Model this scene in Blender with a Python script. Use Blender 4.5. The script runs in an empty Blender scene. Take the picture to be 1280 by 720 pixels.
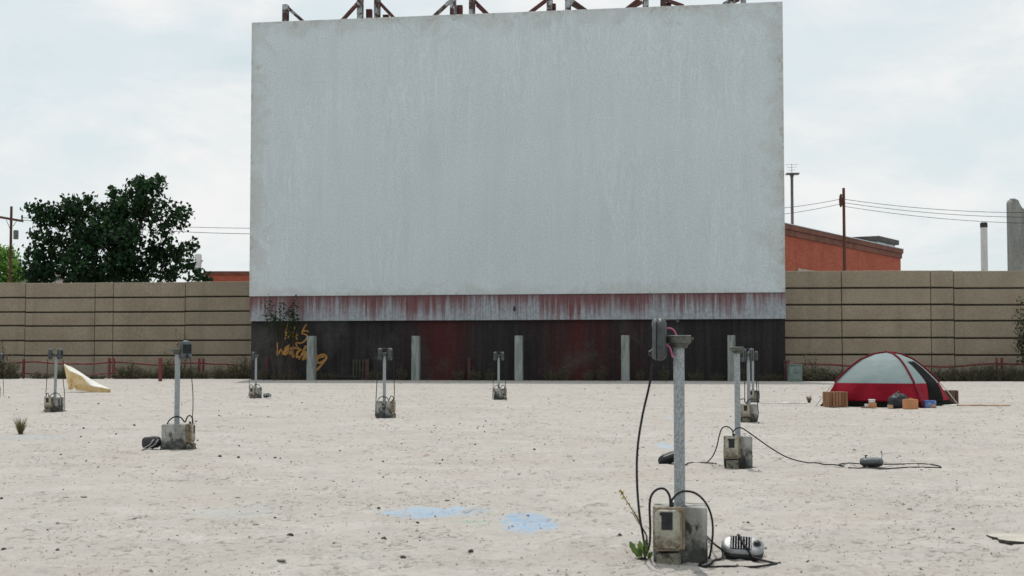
import bpy, bmesh, math, random
import numpy as np
from mathutils import Vector, Matrix, noise as mnoise

SC = bpy.context.scene
COL = SC.collection
PI = math.pi
rnd = random.Random(11)

# ------------------------------------------------------------------ camera model (also used to survey where things stand)
FPX = 1778.0                       # focal length in photo pixels (50 mm on 36 mm)
PITCH = math.radians(2.88)
CAMZ = 1.0

def ray(px, py):
    x = (px - 640.0) / FPX
    z = (360.0 - py) / FPX
    c, s = math.cos(PITCH), math.sin(PITCH)
    return Vector((x, c - s * z, s + c * z))

def P(px, py, Y):
    d = ray(px, py)
    return Vector((0, 0, CAMZ)) + d * (Y / d.y)

def G(px, py):
    d = ray(px, py)
    return Vector((0, 0, CAMZ)) + d * (-CAMZ / d.z)

def zpx(py, Y):                    # height above ground of image row py at depth Y
    return P(640, py, Y).z

# ------------------------------------------------------------------ object helpers
def tag(o, label=None, cat=None, group=None, kind=None):
    if label: o['label'] = label
    if cat: o['category'] = cat
    if group: o['group'] = group
    if kind: o['kind'] = kind
    return o

def empty(name, loc=(0, 0, 0), rz=0.0, mat=None):
    o = bpy.data.objects.new(name, None)
    o.empty_display_size = 0.2
    COL.objects.link(o)
    if mat is not None:
        o.matrix_world = mat
    else:
        o.location = loc
        o.rotation_euler = (0, 0, rz)
    return o

def root_matrix(o):
    return Matrix.LocRotScale(o.location, o.rotation_euler, o.scale)

def thing(name, label, cat, loc=(0, 0, 0), rz=0.0, group=None, mat=None):
    return tag(empty(name, loc, rz, mat), label, cat, group)

def copy_tree(o, parent=None):
    c = o.copy(); COL.objects.link(c)
    c.parent = parent
    for ch in list(o.children):
        copy_tree(ch, c)
    return c

class MB:
    """collects shapes into one mesh"""
    def __init__(s):
        s.v = []; s.f = []; s.m = []; s.sm = []
    def add(s, verts, faces, mi=0, smooth=False):
        n = len(s.v)
        s.v += [tuple(v) for v in verts]
        for f in faces:
            s.f.append(tuple(i + n for i in f)); s.m.append(mi); s.sm.append(smooth)
    def box(s, lo, hi, mi=0, M=None, bev=0.0, seg=2):
        bm = bmesh.new()
        bmesh.ops.create_cube(bm, size=1.0)
        lo = Vector(lo); hi = Vector(hi)
        for v in bm.verts:
            v.co = Vector((lo[i] + (v.co[i] + .5) * (hi[i] - lo[i]) for i in range(3)))
        if bev > 0:
            bmesh.ops.bevel(bm, geom=bm.edges[:], offset=bev, segments=seg, profile=.5, affect='EDGES')
        s.bm(bm, mi, M, smooth=False)
    def bm(s, bm, mi=0, M=None, smooth=False):
        bm.verts.ensure_lookup_table(); bm.verts.index_update()
        vs = [(M @ v.co) if M is not None else v.co.copy() for v in bm.verts]
        fs = [[v.index for v in f.verts] for f in bm.faces]
        s.add(vs, fs, mi, smooth)
        bm.free()
    def bar(s, a, b, w, h, mi=0, up=Vector((0, 0, 1)), bev=0.0):
        a = Vector(a); b = Vector(b)
        d = b - a; L = d.length; d.normalize()
        u = Vector(up)
        if abs(d.dot(u)) > .98: u = Vector((0, 1, 0))
        x = d.cross(u).normalized(); z = x.cross(d).normalized()
        M = Matrix((x, d, z)).transposed().to_4x4(); M.translation = a
        s.box((-w / 2, 0, -h / 2), (w / 2, L, h / 2), mi, M, bev)
    def tube(s, pts, r, seg=8, mi=0, cap=True, radii=None):
        pts = [Vector(p) for p in pts]
        n = len(pts)
        T = []
        for i in range(n):
            t = pts[min(i + 1, n - 1)] - pts[max(i - 1, 0)]
            T.append(t.normalized() if t.length > 1e-9 else Vector((0, 0, 1)))
        u = T[0].orthogonal().normalized()
        vs = []
        for i in range(n):
            u = (u - T[i] * u.dot(T[i]))
            u = u.normalized() if u.length > 1e-6 else T[i].orthogonal().normalized()
            w = T[i].cross(u)
            rr = radii[i] if radii else r
            for k in range(seg):
                a = 2 * PI * k / seg
                vs.append(pts[i] + (u * math.cos(a) + w * math.sin(a)) * rr)
        fs = []
        for i in range(n - 1):
            for k in range(seg):
                k2 = (k + 1) % seg
                fs.append((i * seg + k, i * seg + k2, (i + 1) * seg + k2, (i + 1) * seg + k))
        if cap:
            fs.append(tuple(reversed(range(seg))))
            fs.append(tuple(range((n - 1) * seg, n * seg)))
        s.add(vs, fs, mi, True)
    def lathe(s, prof, seg=16, mi=0, M=None, smooth=True):
        vs = []; fs = []
        n = len(prof)
        for (r, z) in prof:
            for k in range(seg):
                a = 2 * PI * k / seg
                p = Vector((r * math.cos(a), r * math.sin(a), z))
                vs.append(M @ p if M is not None else p)
        for i in range(n - 1):
            for k in range(seg):
                k2 = (k + 1) % seg
                fs.append((i * seg + k, i * seg + k2, (i + 1) * seg + k2, (i + 1) * seg + k))
        fs.append(tuple(reversed(range(seg)))); fs.append(tuple(range((n - 1) * seg, n * seg)))
        s.add(vs, fs, mi, smooth)
    def build(s, name, mats, parent=None, world=False, autosmooth=True):
        me = bpy.data.meshes.new(name)
        vs = s.v
        if world and parent is not None:
            inv = root_matrix(parent).inverted()
            vs = [tuple(inv @ Vector(v)) for v in vs]
        me.from_pydata(vs, [], s.f)
        if not isinstance(mats, (list, tuple)): mats = [mats]
        for m in mats: me.materials.append(m)
        me.polygons.foreach_set('material_index', s.m)
        me.polygons.foreach_set('use_smooth', s.sm)
        me.update()
        if autosmooth and any(s.sm):
            try: me.set_sharp_from_angle(angle=math.radians(50))
            except Exception: pass
        o = bpy.data.objects.new(name, me); COL.objects.link(o)
        if parent is not None: o.parent = parent
        return o

def smooth_path(pts, n=8):
    pts = [Vector(p) for p in pts]
    if len(pts) < 3: return pts
    out = []
    for i in range(len(pts) - 1):
        p0 = pts[max(i - 1, 0)]; p1 = pts[i]; p2 = pts[i + 1]; p3 = pts[min(i + 2, len(pts) - 1)]
        for k in range(n):
            t = k / n
            out.append(0.5 * ((2 * p1) + (p2 - p0) * t + (2 * p0 - 5 * p1 + 4 * p2 - p3) * t * t + (3 * p1 - p0 - 3 * p2 + p3) * t ** 3))
    out.append(pts[-1])
    return out

# ------------------------------------------------------------------ material helpers
class NT:
    def __init__(s, name):
        s.m = bpy.data.materials.new(name); s.m.use_nodes = True
        s.t = s.m.node_tree; s.t.nodes.clear()
        s.out = s.t.nodes.new('ShaderNodeOutputMaterial')
    def n(s, typ, **kw):
        nd = s.t.nodes.new(typ)
        for k, v in kw.items(): setattr(nd, k, v)
        return nd
    def link(s, a, b): s.t.links.new(a, b)
    def val(s, inp, v):
        if hasattr(v, 'is_output') or isinstance(v, bpy.types.NodeSocket): s.link(v, inp)
        else:
            if isinstance(v, (tuple, list)) and len(v) == 3 and inp.type == 'RGBA': v = (*v, 1)
            inp.default_value = v
    def coord(s, kind='Object'):
        return s.n('ShaderNodeTexCoord').outputs[kind]
    def mapping(s, vec, scale=(1, 1, 1), loc=(0, 0, 0), rot=(0, 0, 0)):
        m = s.n('ShaderNodeMapping'); s.link(vec, m.inputs['Vector'])
        m.inputs['Scale'].default_value = scale; m.inputs['Location'].default_value = loc; m.inputs['Rotation'].default_value = rot
        return m.outputs[0]
    def noise(s, vec, scale, detail=4, rough=.55, dist=0.0, out='Fac'):
        nd = s.n('ShaderNodeTexNoise'); s.link(vec, nd.inputs['Vector'])
        nd.inputs['Scale'].default_value = scale; nd.inputs['Detail'].default_value = detail
        nd.inputs['Roughness'].default_value = rough; nd.inputs['Distortion'].default_value = dist
        return nd.outputs[out]
    def voronoi(s, vec, scale, feature='F1', out='Distance', rand=1.0):
        nd = s.n('ShaderNodeTexVoronoi', feature=feature); s.link(vec, nd.inputs['Vector'])
        nd.inputs['Scale'].default_value = scale; nd.inputs['Randomness'].default_value = rand
        return nd.outputs[out]
    def rng(s, v, a, b, c=0.0, d=1.0, smooth=True):
        nd = s.n('ShaderNodeMapRange', interpolation_type='SMOOTHSTEP' if smooth else 'LINEAR')
        s.val(nd.inputs['Value'], v)
        for k, x in zip(('From Min', 'From Max', 'To Min', 'To Max'), (a, b, c, d)): nd.inputs[k].default_value = x
        return nd.outputs[0]
    def math(s, op, a, b=0.0):
        nd = s.n('ShaderNodeMath', operation=op); s.val(nd.inputs[0], a); s.val(nd.inputs[1], b)
        return nd.outputs[0]
    def mix(s, f, a, b, mode='MIX'):
        nd = s.n('ShaderNodeMix', data_type='RGBA', blend_type=mode)
        s.val(nd.inputs[0], f); s.val(nd.inputs[6], a); s.val(nd.inputs[7], b)
        return nd.outputs[2]
    def sep(s, vec):
        nd = s.n('ShaderNodeSeparateXYZ'); s.link(vec, nd.inputs[0]); return nd.outputs
    def bump(s, h, strength=.3, dist=.01, normal=None):
        nd = s.n('ShaderNodeBump'); nd.inputs['Strength'].default_value = strength; nd.inputs['Distance'].default_value = dist
        s.link(h, nd.inputs['Height'])
        if normal is not None: s.link(normal, nd.inputs['Normal'])
        return nd.outputs[0]
    def finish(s, col, rough=.8, metal=0.0, normal=None, spec=.3, trans=None):
        b = s.n('ShaderNodeBsdfPrincipled')
        s.val(b.inputs['Base Color'], col); s.val(b.inputs['Roughness'], rough); s.val(b.inputs['Metallic'], metal)
        b.inputs['Specular IOR Level'].default_value = spec
        if normal is not None: s.link(normal, b.inputs['Normal'])
        sh = b.outputs[0]
        if trans:
            tr = s.n('ShaderNodeBsdfTranslucent'); s.val(tr.inputs['Color'], trans[1])
            mx = s.n('ShaderNodeMixShader'); mx.inputs[0].default_value = trans[0]
            s.link(sh, mx.inputs[1]); s.link(tr.outputs[0], mx.inputs[2]); sh = mx.outputs[0]
        s.link(sh, s.out.inputs['Surface'])
        return s.m

def worn(name, c1, c2, scale=6.0, rough=.75, spec=.3, metal=0.0, c3=None, t3=(.6, .7), s3=3.0, bump=.25, bdist=.004, bscale=60, stretch=(1, 1, 1), dirtz=None, detail=6):
    """two-tone worn surface with optional third blotch colour and a dirt gradient rising from the foot"""
    n = NT(name); co = n.coord()
    inf = n.n('ShaderNodeObjectInfo')
    sh = n.n('ShaderNodeVectorMath', operation='ADD'); n.link(co, sh.inputs[0])
    mul = n.n('ShaderNodeMath', operation='MULTIPLY'); n.link(inf.outputs['Random'], mul.inputs[0]); mul.inputs[1].default_value = 37.0
    n.link(mul.outputs[0], sh.inputs[1]); v = sh.outputs[0]
    ms = n.mapping(v, stretch)
    a = n.noise(ms, scale, detail)
    col = n.mix(n.rng(a, .35, .65), c1, c2)
    fine = n.noise(v, scale * 9, 3)
    col = n.mix(n.rng(fine, .3, .7, 0, .35), col, n.mix(1.0, col, (.45, .45, .45), 'MULTIPLY'))
    if c3:
        b = n.noise(ms, s3, 7, .65, .4)
        col = n.mix(n.rng(b, *t3), col, c3)
    if dirtz:
        z = n.sep(co)[2]
        dn = n.noise(v, dirtz[2], 6, .65)
        g = n.math('ADD', n.rng(z, dirtz[0], dirtz[1], 1, 0), n.math('MULTIPLY', n.math('SUBTRACT', dn, .5), dirtz[4]))
        col = n.mix(n.rng(g, .12, 1.15, 0, .92), col, dirtz[3])
    bn = n.bump(n.noise(v, bscale, 4), bump, bdist)
    return n.finish(col, rough, metal, bn, spec)

M = {}
M['concrete_block'] = worn('concrete_block', (.26, .26, .245), (.42, .42, .40), 9, .9, c3=(.04, .041, .036), t3=(.50, .62), s3=12, bscale=90, stretch=(1, 1, .55), dirtz=(0.0, .26, 10, (.033, .035, .029), 3.4))
M['galv'] = worn('galvanised_pole', (.225, .25, .26), (.40, .435, .45), 120, .6, .4, .1, c3=(.20, .22, .225), t3=(.54, .7), s3=34, bump=.15, stretch=(1, 1, .6), detail=4)
M['collar'] = worn('cast_collar', (.065, .068, .055), (.125, .13, .11), 25, .55, .4, .3, c3=(.12, .06, .04), t3=(.62, .72), s3=14)
M['box_paint'] = worn('beige_box_paint', (.33, .32, .26), (.42, .40, .33), 9, .55, .4, c3=(.15, .085, .045), t3=(.58, .68), s3=22, dirtz=(0.06, .2, 30, (.11, .075, .045), 3.2))
M['box_rim'] = worn('box_rim', (.26, .22, .16), (.36, .32, .25), 14, .7, c3=(.13, .075, .04), t3=(.5, .62), s3=26)
M['box_rust'] = worn('box_rust', (.16, .12, .08), (.28, .22, .15), 16, .8, c3=(.07, .05, .04), t3=(.5, .65), s3=20)
M['box_foot'] = worn('box_foot', (.15, .14, .11), (.24, .225, .18), 20, .9, c3=(.04, .037, .03), t3=(.5, .62), s3=18)
M['dark_label'] = worn('dark_label', (.014, .016, .018), (.03, .033, .036), 40, .6, .3)
M['spk_body'] = worn('speaker_body', (.045, .051, .056), (.075, .082, .087), 20, .5, .4, .2, c3=(.19, .2, .2), t3=(.62, .72), s3=30)
M['spk_face'] = worn('speaker_face', (.24, .25, .26), (.34, .35, .36), 18, .45, .5, .3, c3=(.2, .2, .2), t3=(.62, .75), s3=30)
M['spk_grey'] = worn('speaker_grey_paint', (.07, .08, .085), (.115, .128, .133), 20, .5, .5, .2, c3=(.19, .2, .2), t3=(.62, .74), s3=30)
M['spk_dark'] = worn('speaker_dark', (.012, .013, .015), (.025, .026, .028), 30, .5, .4)
M['slot'] = worn('slot_black', (.006, .006, .007), (.012, .012, .013), 30, .95, .02)
M['cable'] = worn('black_cable', (.008, .008, .009), (.018, .018, .019), 30, .6, .25)
M['cable_pale'] = worn('pale_cable', (.35, .35, .34), (.48, .48, .46), 30, .6)
M['pink'] = worn('pink_wire', (.50, .09, .22), (.58, .14, .28), 30, .45, .5)
M['rust_steel'] = worn('rusty_white_steel', (.26, .28, .28), (.42, .44, .44), 2.5, .7, c3=(.06, .03, .026), t3=(.44, .54), s3=2.6, bump=.3, bdist=.02, bscale=12)
M['red_steel'] = worn('rust_red_steel', (.075, .03, .027), (.12, .045, .04), 3, .8, c3=(.3, .3, .3), t3=(.62, .7), s3=2.5)
M['red_pipe'] = worn('red_pipe_paint', (.15, .034, .037), (.21, .056, .058), 4, .7, c3=(.16, .08, .07), t3=(.6, .7), s3=5)
M['conc_post'] = worn('weathered_concrete_post', (.24, .265, .25), (.33, .36, .335), 3, .9, c3=(.15, .175, .155), t3=(.5, .65), s3=2.2, stretch=(2, 2, .35), bscale=20, bdist=.01)
M['plank'] = worn('grey_plank', (.030, .032, .026), (.055, .056, .045), 4, .9, stretch=(3, 3, .4))
M['redboard'] = worn('faded_red_board', (.065, .025, .027), (.10, .04, .042), 4, .8)
M['green_box'] = worn('green_cabinet_paint', (.13, .18, .165), (.18, .235, .215), 3, .6, c3=(.09, .12, .11), t3=(.55, .7), s3=5)
M['tent_red'] = worn('tent_red_nylon', (.215, .006, .018), (.285, .011, .027), 2.5, .7, .1, bscale=5, bdist=.02)
M['tent_sleeve'] = worn('tent_red_sleeve', (.11, .006, .015), (.19, .010, .024), 14, .7, .1)
M['tent_black'] = worn('tent_black_mesh', (.006, .007, .006), (.012, .013, .012), 4, .9, .05)
M['tent_pole'] = worn('tent_pole', (.5, .5, .48), (.62, .62, .6), 10, .4, .5)
def tent_grey():
    n = NT('tent_grey_nylon'); co = n.coord()
    a = n.noise(n.mapping(co, (1, 1, .5)), 5, 4)
    col = n.mix(a, (.215, .285, .29), (.29, .36, .36))
    bn = n.bump(n.noise(co, 7, 3), .3, .03)
    return n.finish(col, .65, 0, bn, .2, trans=(.22, (.42, .55, .55)))
M['tent_grey'] = tent_grey()
M['crate'] = worn('crate_wood', (.20, .095, .05), (.31, .16, .09), 5, .8, c3=(.12, .055, .03), t3=(.55, .68), s3=7, stretch=(2, 2, .4))
M['wicker'] = worn('wicker', (.11, .065, .04), (.18, .11, .07), 30, .8)
M['bag'] = worn('bag_plastic', (.014, .018, .023), (.028, .034, .041), 8, .5, .3, bump=.7, bdist=.03, bscale=9)
M['cardboard'] = worn('orange_cardboard', (.50, .22, .105), (.58, .27, .14), 6, .8)
M['tape'] = worn('box_tape', (.44, .2, .1), (.5, .24, .13), 6, .5)
M['white_plastic'] = worn('white_plastic', (.62, .62, .60), (.72, .72, .7), 8, .5)
M['blue_box'] = worn('blue_print', (.07, .14, .38), (.12, .22, .48), 9, .55, c3=(.35, .45, .6), t3=(.58, .64), s3=14)
M['tan'] = worn('tan_board', (.38, .24, .14), (.48, .31, .19), 7, .8)
M['paper'] = worn('paper_sheet', (.66, .65, .6), (.75, .74, .7), 6, .7)
M['dark_cloth'] = worn('dark_cloth', (.03, .033, .035), (.06, .065, .065), 10, .9)
M['flap_front'] = worn('yellowed_board', (.58, .41, .19), (.72, .56, .31), 4, .8, c3=(.40, .20, .07), t3=(.58, .7), s3=5)
M['slab'] = worn('pale_slab', (.42, .395, .345), (.50, .475, .42), 8, .85, bscale=40)
M['slab_edge'] = worn('slab_edge', (.05, .045, .04), (.09, .08, .07), 15, .9)
M['stone'] = worn('dark_stone', (.045, .042, .04), (.10, .094, .088), 18, .9, bscale=60)
M['clod'] = worn('earth_clod', (.23, .21, .185), (.34, .315, .285), 18, .95, bscale=60)
M['bark'] = worn('bark', (.025, .02, .016), (.05, .042, .034), 5, .95, stretch=(2, 2, .4), bdist=.03, bscale=8)
M['pole_wood'] = worn('creosoted_pole', (.085, .035, .026), (.13, .06, .043), 1.2, .9, stretch=(3, 3, .3))
M['pole_steel'] = worn('grey_steel_pole', (.10, .08, .08), (.15, .125, .125), 1, .7)
M['transf'] = worn('transformer_paint', (.09, .105, .1), (.14, .155, .15), 3, .6)
M['white_pipe'] = worn('white_flue', (.55, .55, .55), (.66, .66, .66), 1.2, .6, stretch=(3, 3, .4), c3=(.36, .37, .38), t3=(.6, .75), s3=1)
M['soot'] = worn('soot', (.03, .03, .035), (.06, .06, .065), 2, .9)
M['tower_conc'] = worn('tower_concrete', (.21, .215, .205), (.29, .295, .28), .5, .95, c3=(.13, .13, .125), t3=(.58, .72), s3=.6, stretch=(2, 2, .4), bscale=4, bdist=.1)
M['pale_wall'] = worn('pale_render', (.45, .44, .42), (.55, .54, .52), .8, .9)
M['grey_metal'] = worn('grey_roof_metal', (.06, .05, .048), (.09, .078, .072), .8, .7)
M['pale_blue'] = worn('pale_flashing', (.5, .56, .6), (.62, .68, .71), .8, .5)
M['glass'] = worn('dark_glass', (.03, .035, .04), (.06, .065, .07), 1, .15, .6)
M['lintel'] = worn('stone_lintel', (.36, .31, .27), (.46, .4, .35), 1.5, .9)
M['spray'] = worn('orange_spray_paint', (.42, .205, .05), (.52, .27, .075), 2.2, .7, c3=(.24, .12, .04), t3=(.55, .72), s3=3)

def leafmat(name, c1, c2, c3, tr=.15):
    n = NT(name)
    g = n.n('ShaderNodeNewGeometry')
    co = n.coord()
    r = g.outputs['Random Per Island']
    col = n.mix(n.rng(r, .0, 1.0, smooth=False), c1, c2)
    col = n.mix(n.rng(n.noise(co, .9, 3), .5, .7), col, c3)
    return n.finish(col, .6, 0, None, .12, trans=(tr, n.mix(1.0, col, (1.6, 1.7, .8), 'MULTIPLY')))
M['leaf'] = leafmat('broad_leaf', (.006, .016, .008), (.030, .075, .032), (.008, .020, .011), .2)
M['leaf_far'] = leafmat('bright_far_leaf', (.10, .20, .045), (.17, .30, .08), (.08, .17, .05), .3)
M['scrub'] = leafmat('scrub_leaf', (.060, .060, .040), (.125, .12, .08), (.10, .085, .06), .15)
M['vine'] = leafmat('vine_leaf', (.022, .032, .018), (.05, .065, .034), (.04, .035, .025), .15)
M['dry'] = leafmat('dry_grass', (.10, .085, .05), (.20, .165, .10), (.07, .065, .04), .2)
M['fresh'] = leafmat('fresh_leaf', (.075, .12, .05), (.14, .19, .085), (.10, .14, .06), .3)
M['stemgreen'] = worn('weed_stem', (.10, .085, .045), (.16, .13, .06), 30, .8)
M['flower'] = worn('weed_flower', (.45, .36, .10), (.55, .45, .16), 30, .8)
M['stem'] = worn('scrub_stem', (.05, .04, .03), (.09, .07, .05), 10, .9)

# screen surfaces ---------------------------------------------------
def screen_mat(W, z0, z1):
    n = NT('screen_face'); co = n.coord(); x, y, z = n.sep(co)
    g = n.noise(co, 11.0, 3, .9)
    fine = n.noise(co, 20.0, 2, .8)
    col = n.mix(n.rng(g, .32, .68, smooth=False), (.435, .487, .508), (.652, .712, .735))
    col = n.mix(n.rng(fine, .35, .65, 0, .55), col, n.mix(1.0, col, (.86, .87, .87), 'MULTIPLY'))
    st = n.noise(n.mapping(co, (.9, 1, .10)), 1.6, 6, .6, .3)
    col = n.mix(n.rng(st, .42, .70, 0, .34), col, (.44, .49, .515))
    st2 = n.noise(n.mapping(co, (2.6, 1, .12)), 1.1, 5, .6)
    col = n.mix(n.rng(st2, .55, .75, 0, .30), col, (.65, .71, .74))
    wv = n.noise(n.mapping(co, (1.5, 1, .30), (3, 0, 5)), 1.3, 5, .6, 1.6)
    wr = n.rng(n.math('ABSOLUTE', n.math('SUBTRACT', wv, .5)), 0, .035, 1, 0)
    wm = n.rng(n.noise(n.mapping(co, (1, 1, .6), (8, 0, 1)), .25, 3), .42, .62)
    col = n.mix(n.math('MULTIPLY', n.math('MULTIPLY', wr, wm), .42), col, (.68, .74, .765))
    cl = n.noise(co, .22, 4)
    col = n.mix(n.rng(cl, .35, .7, 0, .30), col, (.585, .645, .67))
    # grime creeping in from the edges
    ex = n.math('SUBTRACT', W / 2, n.math('ABSOLUTE', x))
    et = n.math('SUBTRACT', z1, z)
    eb = n.math('SUBTRACT', z, z0)
    e = n.math('MINIMUM', ex, n.math('MINIMUM', et, n.math('ADD', n.math('MULTIPLY', eb, 1.6), .2)))
    dn = n.noise(co, .8, 7, .7, .8)
    d = n.math('SUBTRACT', n.math('MULTIPLY', dn, 2.6), n.math('ADD', n.math('MULTIPLY', e, .50), .8))
    col = n.mix(n.rng(d, -.05, .5, 0, .34), col, (.38, .365, .32))
    dn2 = n.noise(co, 1.7, 6, .7, 1.2)
    d2 = n.math('SUBTRACT', n.math('MULTIPLY', dn2, 2.8), n.math('ADD', n.math('MULTIPLY', e, .8), 1.2))
    col = n.mix(n.rng(d2, .05, .5, 0, .45), col, (.30, .25, .19))
    return n.finish(col, .85, 0, n.bump(g, .15, .02), .2)

def band_mat(z0, z1):
    n = NT('rust_streaked_band'); co = n.coord(); x, y, z = n.sep(co)
    g = n.noise(co, 7, 3, .7)
    col = n.mix(n.rng(g, .3, .7), (.25, .28, .305), (.37, .40, .425))
    st = n.noise(n.mapping(co, (5.5, 1, .22)), 1.0, 7, .68)
    big = n.noise(n.mapping(co, (.55, 1, .1)), 1.0, 3)
    h = n.rng(z, z0, z1, 0, 1, smooth=False)
    s = n.math('ADD', n.math('ADD', st, n.math('MULTIPLY', h, .34)), n.math('MULTIPLY', n.math('SUBTRACT', big, .5), .75))
    col = n.mix(n.rng(s, .50, .86, 0, .92), col, (.155, .055, .058))
    fs = n.noise(n.mapping(co, (16, 1, .35)), 1.0, 5, .75)
    col = n.mix(n.rng(fs, .45, .66, 0, .55), col, n.mix(1.0, col, (.45, .4, .42), 'MULTIPLY'))
    st2 = n.noise(n.mapping(co, (10, 1, .15)), 1.0, 4, .6)
    col = n.mix(n.rng(st2, .58, .72, 0, .55), col, (.14, .13, .14))
    return n.finish(col, .85, 0, None, .2)

def basewall_mat():
    n = NT('dark_boarded_base'); co = n.coord(); x, y, z = n.sep(co)
    st = n.noise(n.mapping(co, (5, 1, .10)), 1.0, 6, .65)
    col = n.mix(n.rng(st, .3, .72), (.0155, .0145, .0152), (.030, .0275, .0285))
    big = n.noise(n.mapping(co, (.45, 1, .10), (3.1, 0, 0)), 1.0, 3)
    mid = n.noise(n.mapping(co, (2.6, 1, .14)), 1.0, 5, .65)
    def zone(c, w): return n.rng(n.math('ABSOLUTE', n.math('SUBTRACT', x, c)), 0, w, 1, 0)
    zs = n.math('MAXIMUM', n.math('MAXIMUM', zone(-3.4, 2.9), zone(3.2, 3.2)), n.math('MULTIPLY', zone(5.8, 1.8), .6))
    s = n.math('ADD', n.math('MULTIPLY', zs, .38), n.math('ADD', n.math('MULTIPLY', mid, .62), n.math('MULTIPLY', big, .26)))
    col = n.mix(n.rng(s, .48, .95, 0, .9), col, (.060, .016, .016))
    lft = n.rng(x, -12.5, -4.5, 1, 0)
    bl = n.noise(co, .6, 6, .62)
    bl = n.math('ADD', bl, n.math('MULTIPLY', lft, .10))
    col = n.mix(n.rng(bl, .50, .78, 0, .6), col, (.062, .064, .062))
    gr = n.noise(co, 7, 3, .8)
    col = n.mix(n.rng(gr, .35, .75, 0, .8), col, n.mix(1.0, col, (1.6, 1.5, 1.52), 'MULTIPLY'))
    dr = n.noise(n.mapping(co, (7, 1, .12), (9, 0, 2)), 1.0, 4)
    col = n.mix(n.rng(dr, .62, .75, 0, .5), col, (.060, .056, .057))
    return n.finish(col, .85, 0, n.bump(gr, .3, .03), .15)

def wall_mat():
    n = NT('tan_precast_concrete'); co = n.coord()
    inf = n.n('ShaderNodeObjectInfo').outputs['Random']
    a = n.noise(co, .7, 5)
    col = n.mix(n.rng(a, .3, .7), (.295, .246, .182), (.355, .304, .230))
    f = n.noise(co, 17, 3, .8)
    col = n.mix(n.rng(f, .35, .68, 0, .7), col, n.mix(1.0, col, (.52, .51, .48), 'MULTIPLY'))
    col = n.mix(n.math('MULTIPLY', inf, .3), col, (.25, .215, .17))
    z = n.sep(co)[2]
    st = n.noise(n.mapping(co, (1.6, 1, .15)), 1.0, 5)
    col = n.mix(n.rng(st, .5, .75, 0, .28), col, (.13, .12, .105))
    pt = n.math('ADD', n.rng(z, .2, 1.5, 1, 0), n.math('MULTIPLY', n.noise(co, .8, 4), .5))
    col = n.mix(n.rng(pt, .75, 1.3, 0, .5), col, (.21, .195, .175))
    return n.finish(col, .95, 0, n.bump(f, .5, .03), .15)

def brick_mat():
    n = NT('red_brick'); co = n.coord()
    uv = n.mapping(co, (1, 1, 1), rot=(PI / 2, 0, 0))
    b = n.n('ShaderNodeTexBrick'); n.link(uv, b.inputs['Vector'])
    b.inputs['Scale'].default_value = 1.0; b.inputs['Brick Width'].default_value = .46; b.inputs['Row Height'].default_value = .17
    b.inputs['Mortar Size'].default_value = .018; b.inputs['Color1'].default_value = (.30, .068, .040, 1)
    b.inputs['Color2'].default_value = (.39, .098, .054, 1); b.inputs['Mortar'].default_value = (.32, .12, .075, 1)
    a = n.noise(co, .35, 6, .6)
    col = n.mix(n.rng(a, .4, .7, 0, .45), b.outputs['Color'], (.26, .055, .036))
    st = n.noise(n.mapping(co, (.7, .7, .12)), 1.2, 4)
    col = n.mix(n.rng(st, .48, .72, 0, .55), col, (.22, .07, .048))
    return n.finish(col, .9, 0, None, .2)
M['wall'] = wall_mat(); M['brick'] = brick_mat()
M['groove'] = worn('joint_shadow', (.07, .06, .045), (.10, .085, .065), 3, .95)
M['brick_dark'] = worn('dark_brick_coping', (.13, .055, .04), (.2, .085, .06), 1.2, .9)

# ------------------------------------------------------------------ ground
def vnoise(x, y, seed):
    xi = np.floor(x).astype(np.int64); yi = np.floor(y).astype(np.int64)
    xf = x - xi; yf = y - yi
    def h(a, b):
        k = (a * 374761393 + b * 668265263 + seed * 982451653) & 0xffffffff
        k = ((k ^ (k >> 13)) * 1274126177) & 0xffffffff
        return ((k ^ (k >> 16)) & 0xffff) / 65535.0
    u = xf * xf * (3 - 2 * xf); v = yf * yf * (3 - 2 * yf)
    return (h(xi, yi) * (1 - u) + h(xi + 1, yi) * u) * (1 - v) + (h(xi, yi + 1) * (1 - u) + h(xi + 1, yi + 1) * u) * v

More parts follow.
